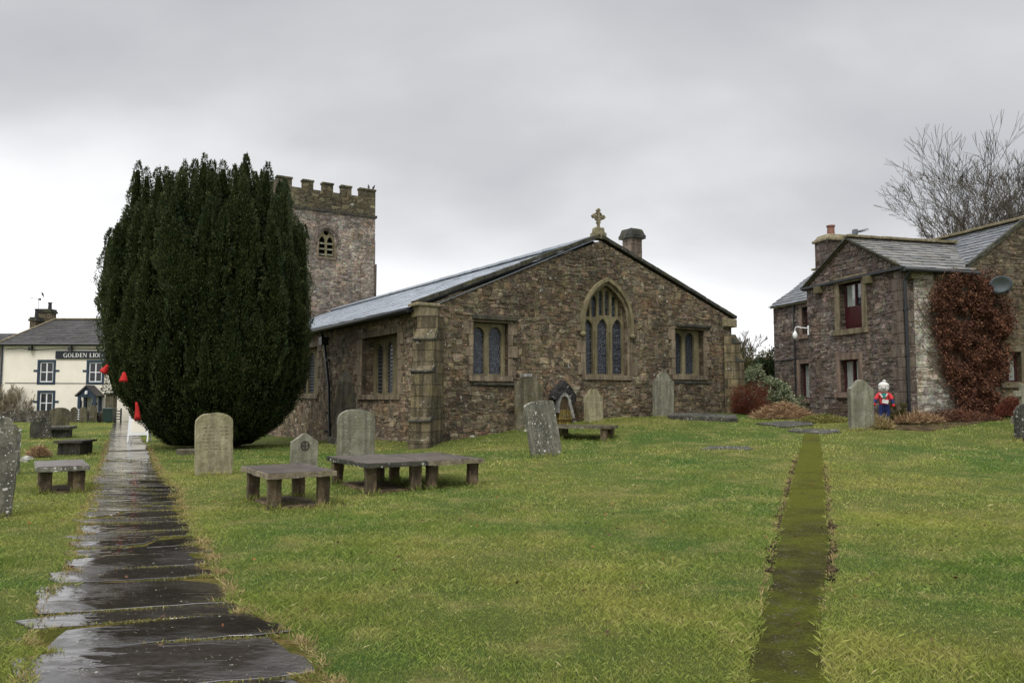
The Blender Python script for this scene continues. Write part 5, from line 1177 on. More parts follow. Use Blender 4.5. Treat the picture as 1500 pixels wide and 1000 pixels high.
# table tombs
def table(label, x, y, w, l, h, rz, group, legs=(.175, .12), top=.072, edge=None, base=True, tilt=0, mt=None, name='table_tomb'):
    z = g(x, y); t_ = thing(name, label, 'table tomb', (x, y, z), rz, group)
    q = MB(); n = 8; ou = []
    def sd(x0, y0, x1, y1):
        for i in range(n): f = i / n; ou.append((x0 + (x1 - x0) * f + rnd.uniform(-.008, .008), y0 + (y1 - y0) * f + rnd.uniform(-.008, .008)))
    a, b = w / 2, l / 2; sd(-a, -b, a, -b); sd(a, -b, a, b); sd(a, b, -a, b); sd(-a, b, -a, -b)
    q.plate(ou, [], lambda p_, r_, d: (p_, r_, h + d + tilt * p_), -top, 0); o = q.build('top_slab', edge or M_SLABEDGE, t_, bevel=.008, worn=.010, cell=.09)
    q = MB(); iu = [(p_ * .955, r_ * .965) for p_, r_ in ou]; q.plate(iu, [], lambda p_, r_, d: (p_, r_, h + d + tilt * p_), -.01, .010); q.build('worn_surface', mt or M_TABLE, o, worn=.006, cell=.12)
    for sx in (-1, 1):
        for sy in (-1, 1):
            q = MB(); cx, cy = sx * (a - legs[0] * .5 - .06), sy * (b - legs[0] * .5 - .10); e = rnd.uniform(-.01, .01)
            q.box(cx - legs[0] / 2 + e, cx + legs[0] / 2, cy - legs[1] / 2, cy + legs[1] / 2 + e, -.2, h - top - .002, taper=-.06); q.build('leg', M_TLEG, t_, bevel=.012, worn=.014, cell=.07); BASES.append((x + cx * math.cos(rz) - cy * math.sin(rz), y + cx * math.sin(rz) + cy * math.cos(rz), legs[0], legs[1], rz))
    if base: q = MB(); q.box(-a * .7, a * .7, -b * .8, b * .8, -.1, .035, jit=.01); q.build('base_slab', M_TLEG, t_, bevel=.01)
    return t_
TG = 'table tombs on the lawn'
c0 = gnd(403, 742); Ex, Ey, Sx, Sy = .844, .536, -.536, .844
def tc(F, w, l): return F[0] + Ex * w / 2 + Sx * l / 2, F[1] + Ey * w / 2 + Sy * l / 2
def front(px, py, h): d = ray(px, py); s_ = (h - EYE) / d.z; return (d.x * s_, d.y * s_)
f1 = front(392, 695, .52); x, y = tc(f1, 1.02, 1.55); table('single table tomb with a buff edged slab, in front of the small pointed headstone', x, y, 1.02, 1.55, .52, RG, TG)
f2 = front(537, 681.5, .50); x, y = tc(f2, 1.12, 1.95); table('left one of two dark table tombs set side by side on the lawn', x, y, 1.12, 1.95, .50 - 0, RG, TG, edge=M_GRAVED)
f3_ = (f2[0] + Ex * 1.13, f2[1] + Ey * 1.13); x, y = tc(f3_, 1.12, 1.95); table('right one of two dark table tombs set side by side on the lawn', x, y, 1.12, 1.95, .49, RG, TG, base=False)
f4 = front(53, 685, .46); x, y = tc(f4, .78, 1.6); table('pale edged table tomb left of the flagged path', x, y, .78, 1.6, .46, RG, TG, edge=M_GRAVEL_)
p = place(858, 652, 22.6); table('low wide table tomb with squat legs behind the leaning headstone', p.x - .05, p.y, .95, 1.75, .36, RG + R(35), TG, edge=M_GRAVEB, base=False, legs=(.16, .16))
# obelisk
p = place(505, 657, 25.6); t_ = thing('obelisk', 'dark tapering obelisk beside the church downpipe, mossy at the tip', 'obelisk', p, RG); hh = at(508, 541, 25.6).z - p.z
q = MB(); q.box(-.46, .46, -.46, .46, -.3, .20, taper=.04); q.build('plinth', M_GRAVED, t_, bevel=.02, worn=.01)
q = MB(); s_ = .33; H = hh; q.add([(x * k, y * k, z) for z, k in ((.2, .36), (H - .42, .20), (H, .04)) for x, y in ((-1, -1), (1, -1), (1, 1), (-1, 1))], [(0, 1, 2, 3), (8, 9, 10, 11)] + [(j * 4 + i, j * 4 + (i + 1) % 4, (j + 1) * 4 + (i + 1) % 4, (j + 1) * 4 + i) for j in range(2) for i in range(4)])
q.build('shaft', M_OBEL, t_, bevel=.015, worn=.012)
# black arched memorial against the wall
def memorial():
    c = CH.hit(1, -.14, 825, 590); z0 = g(*CH.wor(c).xy); t_ = thing('wall_memorial', 'blackened pointed arch memorial with an ochre panel against the church wall', 'memorial', CH.wor((c.x, -.16, z0)), CH.a)
    X = lambda px, py: (CH.hit(1, -.14, px, py).x - c.x, CH.hit(1, -.14, px, py).z - z0)
    oa = [X(*p_) for p_ in ((806, 583), (809, 575), (812, 570), (818, 564), (824, 557), (830, 563), (837, 569), (840, 577), (841, 588), (835, 590), (833, 582), (829, 576), (825, 573), (820, 577), (816, 583), (813, 588))]
    q = MB(); q.plate(oa, [], XZ(0), -.12, .14); q.build('arch_canopy', M_BLKST, t_, bevel=.01, worn=.03, cell=.06)
    q = MB(); oi = [X(*p_) for p_ in ((813, 588), (816, 583), (820, 577), (825, 573), (829, 576), (833, 582), (835, 590), (840, 612), (836, 612), (831, 588), (829, 583), (825, 579), (821, 583), (818, 590), (817, 604), (812, 604))]
    q.plate(oi, [], XZ(0), -.08, .14); q.build('white_border', M_LIMEW, t_, worn=.02, cell=.05)
    q = MB(); pa = [X(*p_) for p_ in ((817, 600), (818, 590), (821, 583), (825, 579), (829, 583), (831, 588), (833, 600))]; q.plate(pa, [], XZ(0), -.02, .14); q.build('panel', M_OCHD, t_)
    a, b = X(817, 600), X(835, 600); q = MB(); q.box(a[0], b[0], -.05, .14, -.3, a[1]); q.box(a[0] - .02, b[0] + .02, -.09, .14, a[1] - .33, a[1] - .28); q.build('ochre_panel', M_OCH, t_, bevel=.01)
memorial()
# ledgers and edging slabs
def ledger(name, label, corners, h, m_, cat='slab'):
    ps = [gnd(*c_) for c_ in corners]; n = len(ps); z = sum(p_.z for p_ in ps) / n; cen = sum(ps, Vector()) / n
    out = []
    for i in range(n):
        a, b = ps[i], ps[(i + 1) % n]
        for k in range(5): f = k / 5; q_ = a.lerp(b, f) - cen; out.append((q_.x + rnd.uniform(-.02, .02), q_.y + rnd.uniform(-.02, .02)))
    q = MB(); q.plate(out, [], lambda p_, r_, d: (p_, r_, d + (g(cen.x + p_, cen.y + r_) - cen.z)), -.15, h); o = q.build(name, m_, None, bevel=.012, worn=.012); o.location = cen; return tag(o, label, cat)
ledger('ledger_slab', 'raised dark ledger slab lying before the right corner of the church', [(978, 614), (1080, 618.5), (1078, 613), (990, 609)], .13, M_GRAVED)
ledger('ledger_slab', 'thin grave slab lying flush in the lawn left of the mossy path', [(1026, 658), (1104, 658.5), (1095, 653.5), (1040, 653)], .012, M_GRAVED)
ledger('edging_slab', 'long grey kerb slab beside the pile of dead bracken', [(1108, 622), (1150, 627), (1190, 624), (1190, 618), (1140, 619)], .05, M_GRAVED)
ledger('edging_slab', 'low stone kerb at the head of the mossy path', [(1152, 632), (1196, 636), (1232, 634), (1228, 630), (1165, 628)], .03, M_GRAVED)
p = place(276, 661, 22.6); q = MB(); q.box(-.30, .30, -.18, .18, -.2, .16, jit=.015); o = q.build('foot_stone', M_GRAVEB, None, bevel=.02); o.location = p; o.rotation_euler = (0, 0, RG); tag(o, 'small block of stone in the grass left of the tall buff headstone', 'stone')
def rock(name, label, px, py, r, m_, Y=None, sq=.6, group=None):
    p = place(px, py, Y); bm = bmesh.new(); bmesh.ops.create_icosphere(bm, subdivisions=3, radius=1)
    sd = rnd.uniform(0, 50)
    for v in bm.verts: k = 1 + .35 * mnoise.noise(v.co * 1.3 + Vector((sd, 0, 0))) + .12 * mnoise.noise(v.co * 4 + Vector((sd, 0, 0))); v.co = Vector((v.co.x * r * k, v.co.y * r * k, v.co.z * r * sq * k))
    me = bpy.data.meshes.new(name); bm.to_mesh(me); bm.free(); me.materials.append(m_); o = bpy.data.objects.new(name, me); COL.objects.link(o); o.location = p; o.rotation_euler = (0, 0, rnd.uniform(0, 6)); return tag(o, label, 'rock', group)
for px, py, r, lb in ((40, 672, .17, 'grey rock lying left of the brown grass clump'), (33, 676, .14, 'small grey rock, leftmost of the rocks by the brown grass clump')): rock('rock', lb, px, py, r, M_LIME, None, .5)
for px, py, r in ((690, 640, .13), (700, 637, .11), (728, 633, .12), (756, 630, .12), (770, 631, .09), (840, 618, .10), (846, 615, .08), (1005, 605, .1)): rock('foundation_rock', 'pale lumpy stone in the grass at the foot of the church gable', px, py, r, M_LIME, group='pale stones along the foot of the gable')
rock('rock', 'round grey boulder at the foot of the climber', 1394, 606, .30, M_GRAVEG, None, .6)
rock('rock', 'yellowish mossy boulder on the bed right of the climber', 1462, 606, .26, M_RIDGE, None, .9)
rock('rock', 'flat topped grey stone on the bed beyond the yellowish boulder', 1447, 607, .22, M_GRAVED, None, .5)
# ------------------------------------------------------------ foliage
M_YEW = leafm('yew_leaves', (.015, .036, .010), (.040, .055, .014), .9, (.07, .075, .024), .6, .15, (.35, .65))
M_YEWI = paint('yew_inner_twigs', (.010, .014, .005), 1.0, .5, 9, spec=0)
def yew():
    Y0 = 25.5; p = at(306, 655, Y0); base = Vector((p.x, p.y, g(p.x, p.y))); s = Y0 / FPX
    root = thing('yew_tree', 'huge dark upright yew with many plumed tips, right of the flagged path', 'tree', base)
    zs = []; L = []; Rr = []
    for y, l, r in ((655, 242, 355), (645, 234, 380), (630, 221, 404), (615, 208, 420), (600, 196, 430), (570, 168, 440), (540, 160, 448), (500, 155, 452), (440, 151, 455), (400, 150, 455), (350, 153, 452), (320, 157, 450), (300, 163, 447), (280, 168, 450), (262, 178, 444), (250, 192, 438), (240, 212, 428), (230, 240, 408)):
        zs.append((583 - y) * s + EYE); L.append((l - 306) * s); Rr.append((r - 306) * s)
    zs, L, Rr = map(np.array, (zs, L, Rr))
    H = zs[-1]
    def ext(z, phi):      # radius of the crown in direction phi at height z
        l, r = -np.interp(z, zs, L), np.interp(z, zs, Rr); c = np.cos(phi)
        rx = np.where(c > 0, r, l); ry = (l + r) / 2 * .97; return 1 / np.sqrt((c / rx) ** 2 + (np.sin(phi) / ry) ** 2)
    r = np.random.default_rng(11); P_, D_, Ls = [], [], []
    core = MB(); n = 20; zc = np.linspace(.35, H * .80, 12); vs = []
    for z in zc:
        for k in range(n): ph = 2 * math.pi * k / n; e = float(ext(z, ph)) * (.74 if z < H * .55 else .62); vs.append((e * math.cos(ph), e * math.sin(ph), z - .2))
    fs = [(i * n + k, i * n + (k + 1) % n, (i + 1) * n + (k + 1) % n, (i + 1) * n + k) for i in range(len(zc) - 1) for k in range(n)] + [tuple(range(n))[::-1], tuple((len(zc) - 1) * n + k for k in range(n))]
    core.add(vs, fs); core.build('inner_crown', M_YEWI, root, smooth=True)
    plumes = []
    zg = np.linspace(H * .55, H, 60)
    def tip_at(phi, f):      # height at which the crown has narrowed to this radius
        rb = float(ext(H * .58, phi)) * f; e = np.array([float(ext(z, phi)) for z in zg]); k = np.where(e >= rb)[0]
        return zg[k[-1]] if len(k) else H * .6
    for cnt, f0, f1 in ((40, .93, 1.0), (30, .74, .84), (18, .48, .60), (8, .18, .32)):
        for k in range(cnt):
            phi = 2 * math.pi * (k + r.uniform(-.35, .35)) / cnt; f = r.uniform(f0, f1); zt = min(tip_at(phi, f) + r.uniform(-.65, .18), H * .965)
            plumes.append((phi, f, .15 if f > .9 else zt - 3.2, zt, r.uniform(.24, .37)))
    for k in range(60): plumes.append((r.uniform(0, 2 * math.pi), r.uniform(.99, 1.04), None, H * r.uniform(.25, .78), r.uniform(.24, .36)))
    plumes.append((math.pi * 1.02, 1.09, 4.4, 7.1, .30)); plumes.append((math.pi * .98, 1.02, 1.0, 5.9, .34))
    cores = MB()
    for phi, f, zb, zt, rad in plumes:
        if zb is None: zb = max(.15, zt - r.uniform(1.8, 3.4))
        zk = np.linspace(zb + .1, zt - .25, 9); ek = np.maximum(ext(np.minimum(zk, H * .58), phi + .05 * np.sin(zk * .9 + phi * 5)) * f - rad * 1.45, .05); pk = phi + .05 * np.sin(zk * .9 + phi * 5)
        cores.tube([(a_ * math.cos(b_), a_ * math.sin(b_), c_) for a_, b_, c_ in zip(ek, pk, zk)], [rad * .48 * min(1, max(.25, ((zt - c_) / 1.0) ** .6)) * min(1, .45 + (c_ - zb) * .8) for c_ in zk], 8)
        m = int(1000 * (zt - zb) * rad / .33); t = r.random(m) ** .9; z = zb + (zt - zb) * t
        nc = max(6, m // 60); ci = r.integers(0, nc, m); pick = r.random(m) < .5; tc_, ac, fc = r.random(nc) ** .9, r.uniform(0, 2 * math.pi, nc), r.uniform(.85, 1.22, nc)
        a = r.uniform(0, 2 * math.pi, m); z = np.where(pick, zb + (zt - zb) * tc_[ci] + r.normal(0, .07, m), z); a = np.where(pick, ac[ci] + r.normal(0, .25, m), a)
        z = np.clip(z, zb, zt); left = zt - z; ph = phi + .05 * np.sin(z * .9 + phi * 5); e = np.maximum(ext(np.minimum(z, H * .58), ph) * f - rad * 1.45, .05)
        lump = 1 + .16 * np.sin(z * 4.1 + phi * 9) + .12 * np.sin(z * 9 + phi * 3)
        q = rad * np.clip(left / 1.5, 0.03, 1) ** .6 * np.clip(.75 + (z - zb) * .8, 0, 1) * lump
        rr = q * np.where(pick, fc[ci] + r.normal(0, .09, m), .70 + .38 * r.random(m) ** .6)
        cx, cy = e * np.cos(ph), e * np.sin(ph)
        P_.append(np.stack([cx + rr * np.cos(a), cy + rr * np.sin(a), z + r.normal(0, .03, m)], 1))
        D_.append(np.stack([np.cos(a) * .7, np.sin(a) * .7, np.full(m, 1.0)], 1) + r.normal(0, .38, (m, 3)))
    # fill leaves just over the inner crown
    m = 45000; z = r.uniform(.1, H * .80, m); ph = r.uniform(0, 2 * math.pi, m); e = ext(z, ph) * r.uniform(.70, .84, m)
    P_.append(np.stack([e * np.cos(ph), e * np.sin(ph), z], 1)); D_.append(np.stack([np.cos(ph), np.sin(ph), np.full(m, .6)], 1) + r.normal(0, .5, (m, 3)))
    P_ = np.concatenate(P_); D_ = np.concatenate(D_); keep = P_[:, 2] > .06; P_, D_ = P_[keep], D_[keep]; m = len(P_)
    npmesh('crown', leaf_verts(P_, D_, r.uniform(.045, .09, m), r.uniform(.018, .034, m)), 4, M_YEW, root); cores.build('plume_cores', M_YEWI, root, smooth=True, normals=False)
    q = MB()
    for k in range(7): a = k * .9; q.tube([(.25 * math.cos(a), .25 * math.sin(a), -.2), (.35 * math.cos(a), .35 * math.sin(a), .5), (.8 * math.cos(a), .8 * math.sin(a), 2.2)], [.2, .16, .1], 7)
    tr = q.build('trunk', M_BARK, root, smooth=True); tr.location = (at(345, 655, Y0).x - base.x - .3, 0, 0)
    return base
yb = yew()
def red_knit(px, py, Y, h, w, label):
    c = at(px, py, Y); q = MB(); n = 14; pr_ = [(.02, h / 2), (w * .18, h * .42), (w * .30, h * .1), (w * .42, -h * .25), (w * .5, -h * .5), (w * .40, -h * .46), (w * .1, -h * .2)]
    vs = []
    for r_, z in pr_:
        for k in range(n): a = 2 * math.pi * k / n; kk = r_ * (1 + .22 * math.sin(3 * a + z * 9) + .1 * math.sin(7 * a)); vs.append((kk * math.cos(a), kk * .6 * math.sin(a), z + .06 * h * math.sin(4 * a + 1) * (r_ / w)))
    q.add(vs, [(i * n + k, i * n + (k + 1) % n, (i + 1) * n + (k + 1) % n, (i + 1) * n + k) for i in range(len(pr_) - 1) for k in range(n)] + [tuple(range(n))])
    o = q.build('knitted_decoration', M_RED, None, smooth=True); o.location = c; tag(o, label, 'decoration', 'red knitted decorations hung round the yew'); return o
red_knit(154.5, 540, 23.4, .28, .25, 'red knitted cloth hanging on the left edge of the yew, leftmost of three').rotation_euler = (0, R(25), 0)
red_knit(181, 552, 22.3, .28, .24, 'red knitted cloth hanging on the face of the yew, nearest the inn door')
red_knit(201, 602, 23.0, .54, .19, 'long red knitted cloth hanging low on the yew above the A-frame board').rotation_euler = (0, R(-8), 0)

# bare trees: branches grown as tapering tubes
def bare_tree(name, label, base, H, seed, spread=.42, levels=6, trunk_h=.24, r0=.28, group=None, mat_=None, up=.12, forks=1, low=False, nb=(2, 3)):
    r = random.Random(seed); q = MB(); tk = MB()
    def grow(p, d, L, rad, lev):
        n = 3 if lev < 4 else 2; pts = [p]; rs = [rad]; dd = d.copy(); kids = []
        for i in range(n):
            dd = (dd + Vector((r.gauss(0, .10), r.gauss(0, .10), r.gauss(0, .07) + up * .5))).normalized(); p = p + dd * L / n; pts.append(p); rs.append(rad * (1 - .38 * (i + 1) / n))
            if lev < levels and (i < n - 1) and r.random() < .75: kids.append((p.copy(), dd.copy(), .62))
        (tk if lev == 0 else q).tube(pts, [max(x, .010) for x in rs], 7 if lev < 2 else (4 if lev < 4 else 3), cap=False)
        if lev >= levels: return
        for k in range(r.choice(nb)): kids.append((p.copy(), dd.copy(), 1.0))
        for kp, kd, sc in kids:
            a = kd.orthogonal().normalized(); a.rotate(Matrix.Rotation(r.uniform(0, 6.28), 3, kd)); an = r.uniform(.6, 1.25) * spread * (1.25 if sc < 1 else 1)
            nd = (kd * math.cos(an) + a * math.sin(an)); nd.z += up; nd.normalize(); grow(kp, nd, L * r.uniform(.66, .84) * (.8 if sc < 1 else 1), rs[-1] * (.80 if sc == 1 else .55), lev + 1)
    root = thing(name, label, 'tree', base, group=group)
    for k in range(forks): d = Vector((r.gauss(0, .12 * forks), r.gauss(0, .12 * forks), 1)).normalized(); grow(Vector((0, 0, -.3)), d, H * trunk_h, r0, 0)
    tk.build('trunk', mat_ or M_TWIG, root, smooth=True, normals=False); q.build('crown', mat_ or M_TWIG, root, smooth=True, normals=False)
TB = 'bare trees behind the cottage roofs'
def tb(px, Y): p = at(px, 600, Y); return (p.x, p.y, .9)
bare_tree('bare_tree', 'wide fan shaped bare tree above the mossy cottage ridge', tb(1403, 44), 16.2, 23, .47, 7, .25, .34, TB, up=.065)
bare_tree('bare_tree', 'tall bare tree rising above the house ridge at the right edge', tb(1468, 46), 17.2, 32, .44, 7, .25, .32, TB, up=.07)
bare_tree('bare_tree', 'leaning bare tree cut by the right edge of the photo', tb(1520, 45), 16.0, 5, .50, 7, .24, .32, TB, up=.05)
bare_tree('bare_tree', 'thin low bare tree showing between the chimney and the wide bare tree', tb(1340, 43), 10.5, 8, .6, 6, .26, .14, TB)
bare_tree('bare_tree', 'small bare tree in the gap between church and cottage', (at(1112, 600, 40).x, 40, .9), 6.6, 12, .6, 6, .2, .09)
bare_tree('bare_shrub', 'leafless pale shrub growing against the left end of the cream inn', PB.wor((1.5, -.9, 0)), 4.2, 17, .34, 5, .2, .022, forks=7, mat_=M_PALETWIG)
bpy.data.objects['bare_shrub']['category'] = 'shrub'

def bush(name, label, base, parts, leaf, cnt, L, Wd, updir=.4, stems=True, sm=None, shell=.55, wild=.6, cat='shrub', seed=1):
    """parts: ellipsoids (dx,dy,dz,rx,ry,rz) sharing the leaf count; leaves gather in clumps"""
    r = np.random.default_rng(seed); root = thing(name, label, cat, base); P_, D_ = [], []
    vol = [a[3] * a[4] + a[5] * a[3] for a in parts]; tot = sum(vol)
    for a, v in zip(parts, vol):
        m = int(cnt * v / tot); nc = max(8, m // 70); u = unit(r.normal(size=(nc, 3))); rad = (shell + (1 - shell) * r.random((nc, 1))) * (1 + .13 * r.normal(size=(nc, 1)))
        cc = u * rad; idx = r.integers(0, nc, m); pp = cc[idx] + r.normal(0, .11, (m, 3)); P_.append(pp * np.array(a[3:]) + np.array(a[:3])); D_.append(u[idx] + r.normal(0, wild, (m, 3)) + np.array([0, 0, updir]))
    P_ = np.concatenate(P_); D_ = np.concatenate(D_); k = P_[:, 2] > .01; P_, D_ = P_[k], D_[k]; m = len(P_)
    npmesh('foliage', leaf_verts(P_, D_, r.uniform(.6, 1.3, m) * L, r.uniform(.7, 1.3, m) * Wd), 4, leaf, root)
    if stems:
        q = MB(); rr = random.Random(seed)
        for a in parts:
            for k in range(14): q.tube([(a[0] * .4 + rr.gauss(0, .06), a[1] * .4 + rr.gauss(0, .06), -.1), (a[0] + rr.gauss(0, a[3] * .25), a[1] + rr.gauss(0, a[4] * .25), a[2]), (a[0] + rr.uniform(-1, 1) * a[3] * .8, a[1] + rr.uniform(-1, 1) * a[4] * .8, a[2] + a[5] * rr.uniform(.3, .95))], [.025, .016, .006], 4)
        q.build('stem', sm or M_BROWNTWIG, root, normals=False)
    return root
LV_RED = leafm('russet_leaves', (.10, .030, .018), (.17, .055, .03), 3, None, .7, .2)
LV_VAR = leafm('variegated_leaves', (.10, .14, .07), (.24, .27, .16), 5, (.36, .38, .24), .5, .2)
LV_DK = leafm('dark_evergreen_leaves', (.012, .022, .009), (.03, .045, .015), 2, None, .5, .15)
LV_OL = leafm('olive_leaves', (.045, .055, .015), (.09, .085, .03), 2, (.12, .10, .04), .6, .2)
LV_DEAD = leafm('dead_bracken', (.20, .12, .06), (.32, .20, .11), 4, (.38, .27, .16), .8, .15)
LV_STRAW = leafm('straw', (.26, .20, .09), (.36, .28, .13), 4, None, .8, .25)
LV_HEDGE = leafm('climber_leaves', (.06, .026, .017), (.125, .052, .03), 1.6, (.21, .10, .055), .7, .15)
LV_YG = leafm('yellow_green_leaves', (.11, .12, .025), (.20, .19, .05), 4, (.28, .24, .08), .6, .25)
p = place(1098, 607, 29.0); bush('russet_shrub', 'round russet shrub at the right hand corner of the church', p, [(0, 0, .55, .72, .6, .62), (-.1, 0, .35, .6, .6, .4)], LV_RED, 15000, .07, .012, 1.0, seed=2, wild=.5)
p = place(1142, 606, 30.5); bush('variegated_shrub', 'pale green variegated shrub spilling down between church and cottage', p, [(-.75, .8, 1.35, .6, .5, .55), (-.05, .3, .85, .6, .5, .5), (.3, 0, .4, .6, .5, .4), (-.3, .2, .45, .65, .5, .45)], LV_VAR, 13000, .09, .045, .2, seed=3)
p = place(1143, 606, 35.5); bush('evergreen_shrub', 'dark evergreen bush filling the corner beside the house wall', p, [(.1, 0, 1.5, .75, .7, 1.05), (0, 0, .7, .8, .8, .8), (-.5, .4, 1.8, .5, .6, .6)], LV_DK, 20000, .12, .05, .3, seed=4)
p = place(1108, 600, 37); bush('olive_shrub', 'loose olive and yellow leaved bush beyond the variegated shrub', p, [(-.5, 0, 1.5, 1.2, 1, 1.5), (1.0, 0, 1.8, 1.1, 1, 1.1)], LV_OL, 18000, .12, .05, .5, seed=5, shell=.3)
def mound(name, label, px, py, Y, rx, ry, h, m_, n, L, seed, cat='dead plants', flat=.3):
    p = place(px, py, Y); r = np.random.default_rng(seed); a = r.uniform(0, 6.28, n); rr = np.sqrt(r.random(n)); z = h * (1 - rr ** 2) * r.uniform(.2, 1, n) + .01
    P_ = np.stack([rr * np.cos(a) * rx, rr * np.sin(a) * ry, z], 1); D_ = r.normal(0, 1, (n, 3)); D_[:, 2] = np.abs(D_[:, 2]) * flat
    o = npmesh(name, leaf_verts(P_, D_, r.uniform(.5, 1.4, n) * L, r.uniform(.012, .022, n)), 4, m_); o.location = p; return tag(o, label, cat)
mound('bracken_pile', 'heap of pale dead bracken against the cottage corner', 1146, 618, 26.5, 1.0, .6, .55, LV_DEAD, 5000, .24, 1)
mound('moss_mound', 'yellow green mossy mound at the head of the mossy path', 1205, 629, 24.6, .85, .4, .25, LV_YG, 6000, .06, 2, 'moss', .8)
mound('dry_grass', 'pale dry grass tuft at the foot of the pointed headstone', 1286, 625, 22.5, .4, .25, .3, LV_STRAW, 900, .22, 3, 'grass tuft', 1.5)
mound('dry_grass', 'straw coloured grass along the foot of the limewashed wall', 1345, 614, 23.2, .75, .25, .3, LV_DEAD, 1600, .2, 4, 'grass tuft', 1.2)
mound('dry_grass', 'brown grass clump beside the grey rock near the left table tomb', 56, 668, 21.5, .26, .2, .26, LV_DEAD, 1300, .16, 5, 'grass tuft', 1.3)
mound('heather_clump', 'rusty brown heather at the right of the bed under the house window', 1484, 608, 24.0, .55, .35, .6, LV_RED, 5000, .12, 6, 'plants', 1.5)
mound('leaf_litter', 'brown dead leaves heaped under the climber', 1400, 610, 23.6, 1.5, .35, .35, LV_HEDGE, 5000, .10, 7, 'dead leaves', .6)
p = place(1319, 620, 23.4); bush('corner_shrub', 'small olive shrub by the downpipe at the cottage corner', p, [(0, 0, .32, .20, .2, .30), (-.08, 0, .15, .26, .2, .16)], LV_OL, 2000, .08, .02, 1.0, seed=8, stems=False)
p = place(1306, 617, 23.6); bush('yellow_flowered_plant', 'tiny bright yellow green plant beside the scarecrow', p, [(0, 0, .35, .16, .14, .34)], LV_YG, 700, .07, .03, 1.0, seed=9, stems=False)
# dark soil bed along the house
q = MB(); top = [(1290, 628), (1360, 632), (1420, 622), (1500, 607), (1560, 600), (1560, 594), (1480, 596), (1400, 602), (1330, 609), (1290, 617)]; ps = [gnd(*c_) for c_ in top]
q.plate([(a.x, a.y) for a in ps], [], lambda x, y, d: (x, y, g(x, y) + .02 + d), -.05, 0); tag(q.build('flower_bed', MATS['flower_bed_soil']), kind='structure')

# climber: brown leafy mass on the wall, bare stems spreading left of it
def climber():
    root = thing('wall_climber', 'broad russet brown leafy climber covering the wall between cottage and house', 'climber', frame=CO); root.location = CO.o
    ol = [CR(*p_) for p_ in ((1358, 432), (1372, 412), (1395, 404), (1420, 406), (1440, 402), (1452, 412), (1460, 425), (1468, 445), (1470, 480), (1464, 520), (1456, 560), (1448, 600), (1405, 604), (1392, 580), (1382, 552), (1374, 520), (1369, 490), (1362, 460))]
    xs = [a for a, b in ol]; zs = [b for a, b in ol]; r = np.random.default_rng(3)
    def inside(x, z):
        c = np.zeros(len(x), bool); j = len(ol) - 1
        for i in range(len(ol)):
            xi, zi, xj, zj = *ol[i], *ol[j]; c ^= ((zi > z) != (zj > z)) & (x < (xj - xi) * (z - zi) / (zj - zi + 1e-9) + xi); j = i
        return c
    n = 200000; x = r.uniform(min(xs) - .3, max(xs) + .3, n); z = r.uniform(min(zs) - .2, max(zs) + .3, n)
    jx, jz = r.normal(0, .15, n), r.normal(0, .12, n); k = inside(x + jx, z + jz); x, z = x[k], z[k]
    lump = np.array([mnoise.noise(Vector((a * 1.6, b * 1.6, 0))) * .5 + mnoise.noise(Vector((a * 4.5, b * 4.5, 5))) * .35 for a, b in zip(x, z)])
    keep = r.random(len(x)) < .34 + lump * .9; x, z, lump = x[keep], z[keep], lump[keep]
    y = -.05 - (.27 + lump * .5) * r.random(len(x)) ** .45
    P_ = np.stack([x, y, z], 1); D_ = r.normal(0, .8, (len(x), 3)) + np.array([0, -.7, -.3]); m = len(x)
    npmesh('foliage', leaf_verts(P_, D_, r.uniform(.05, .10, m), r.uniform(.018, .045, m)), 4, LV_HEDGE, root)
    q = MB(); rr = random.Random(4); bx, bz = CR(1425, 606)
    tops = [CR(px, py) for px, py in ((1348, 435), (1352, 455), (1345, 470), (1356, 440), (1362, 480), (1350, 500), (1340, 448), (1368, 520), (1378, 500), (1390, 450), (1400, 430), (1420, 420), (1440, 420), (1455, 440), (1470, 450), (1476, 480), (1466, 520), (1360, 530), (1372, 560))]
    for tx_, tz_ in tops:
        for rep in range(3):
            p0 = Vector((bx + rr.gauss(0, .25), -.12, bz)); p1 = Vector((tx_ + rr.gauss(0, .12), -.06, tz_ + rr.gauss(0, .15))); pts = []
            for i in range(9): f = i / 8; pt = p0.lerp(p1, f); pt.x += (f * (1 - f)) * (bx - tx_) * .35 + rr.gauss(0, .025); pt.y = -.06 - .2 * f * (1 - f) + rr.gauss(0, .02); pts.append(pt)
            q.tube(pts, [.022 * (1 - f / 10) + .004 for f in range(9)], 4, cap=False)
            for k in range(7):
                b_ = pts[rr.randint(3, 8)]; e_ = b_ + Vector((rr.uniform(-.28, .12), rr.uniform(-.1, 0), rr.uniform(-.1, .28))); q.tube([b_, b_.lerp(e_, .5) + Vector((0, 0, .03)), e_], [.007, .006, .004], 3, cap=False)
    q.build('stems', M_BROWNTWIG, root, normals=False)
climber()

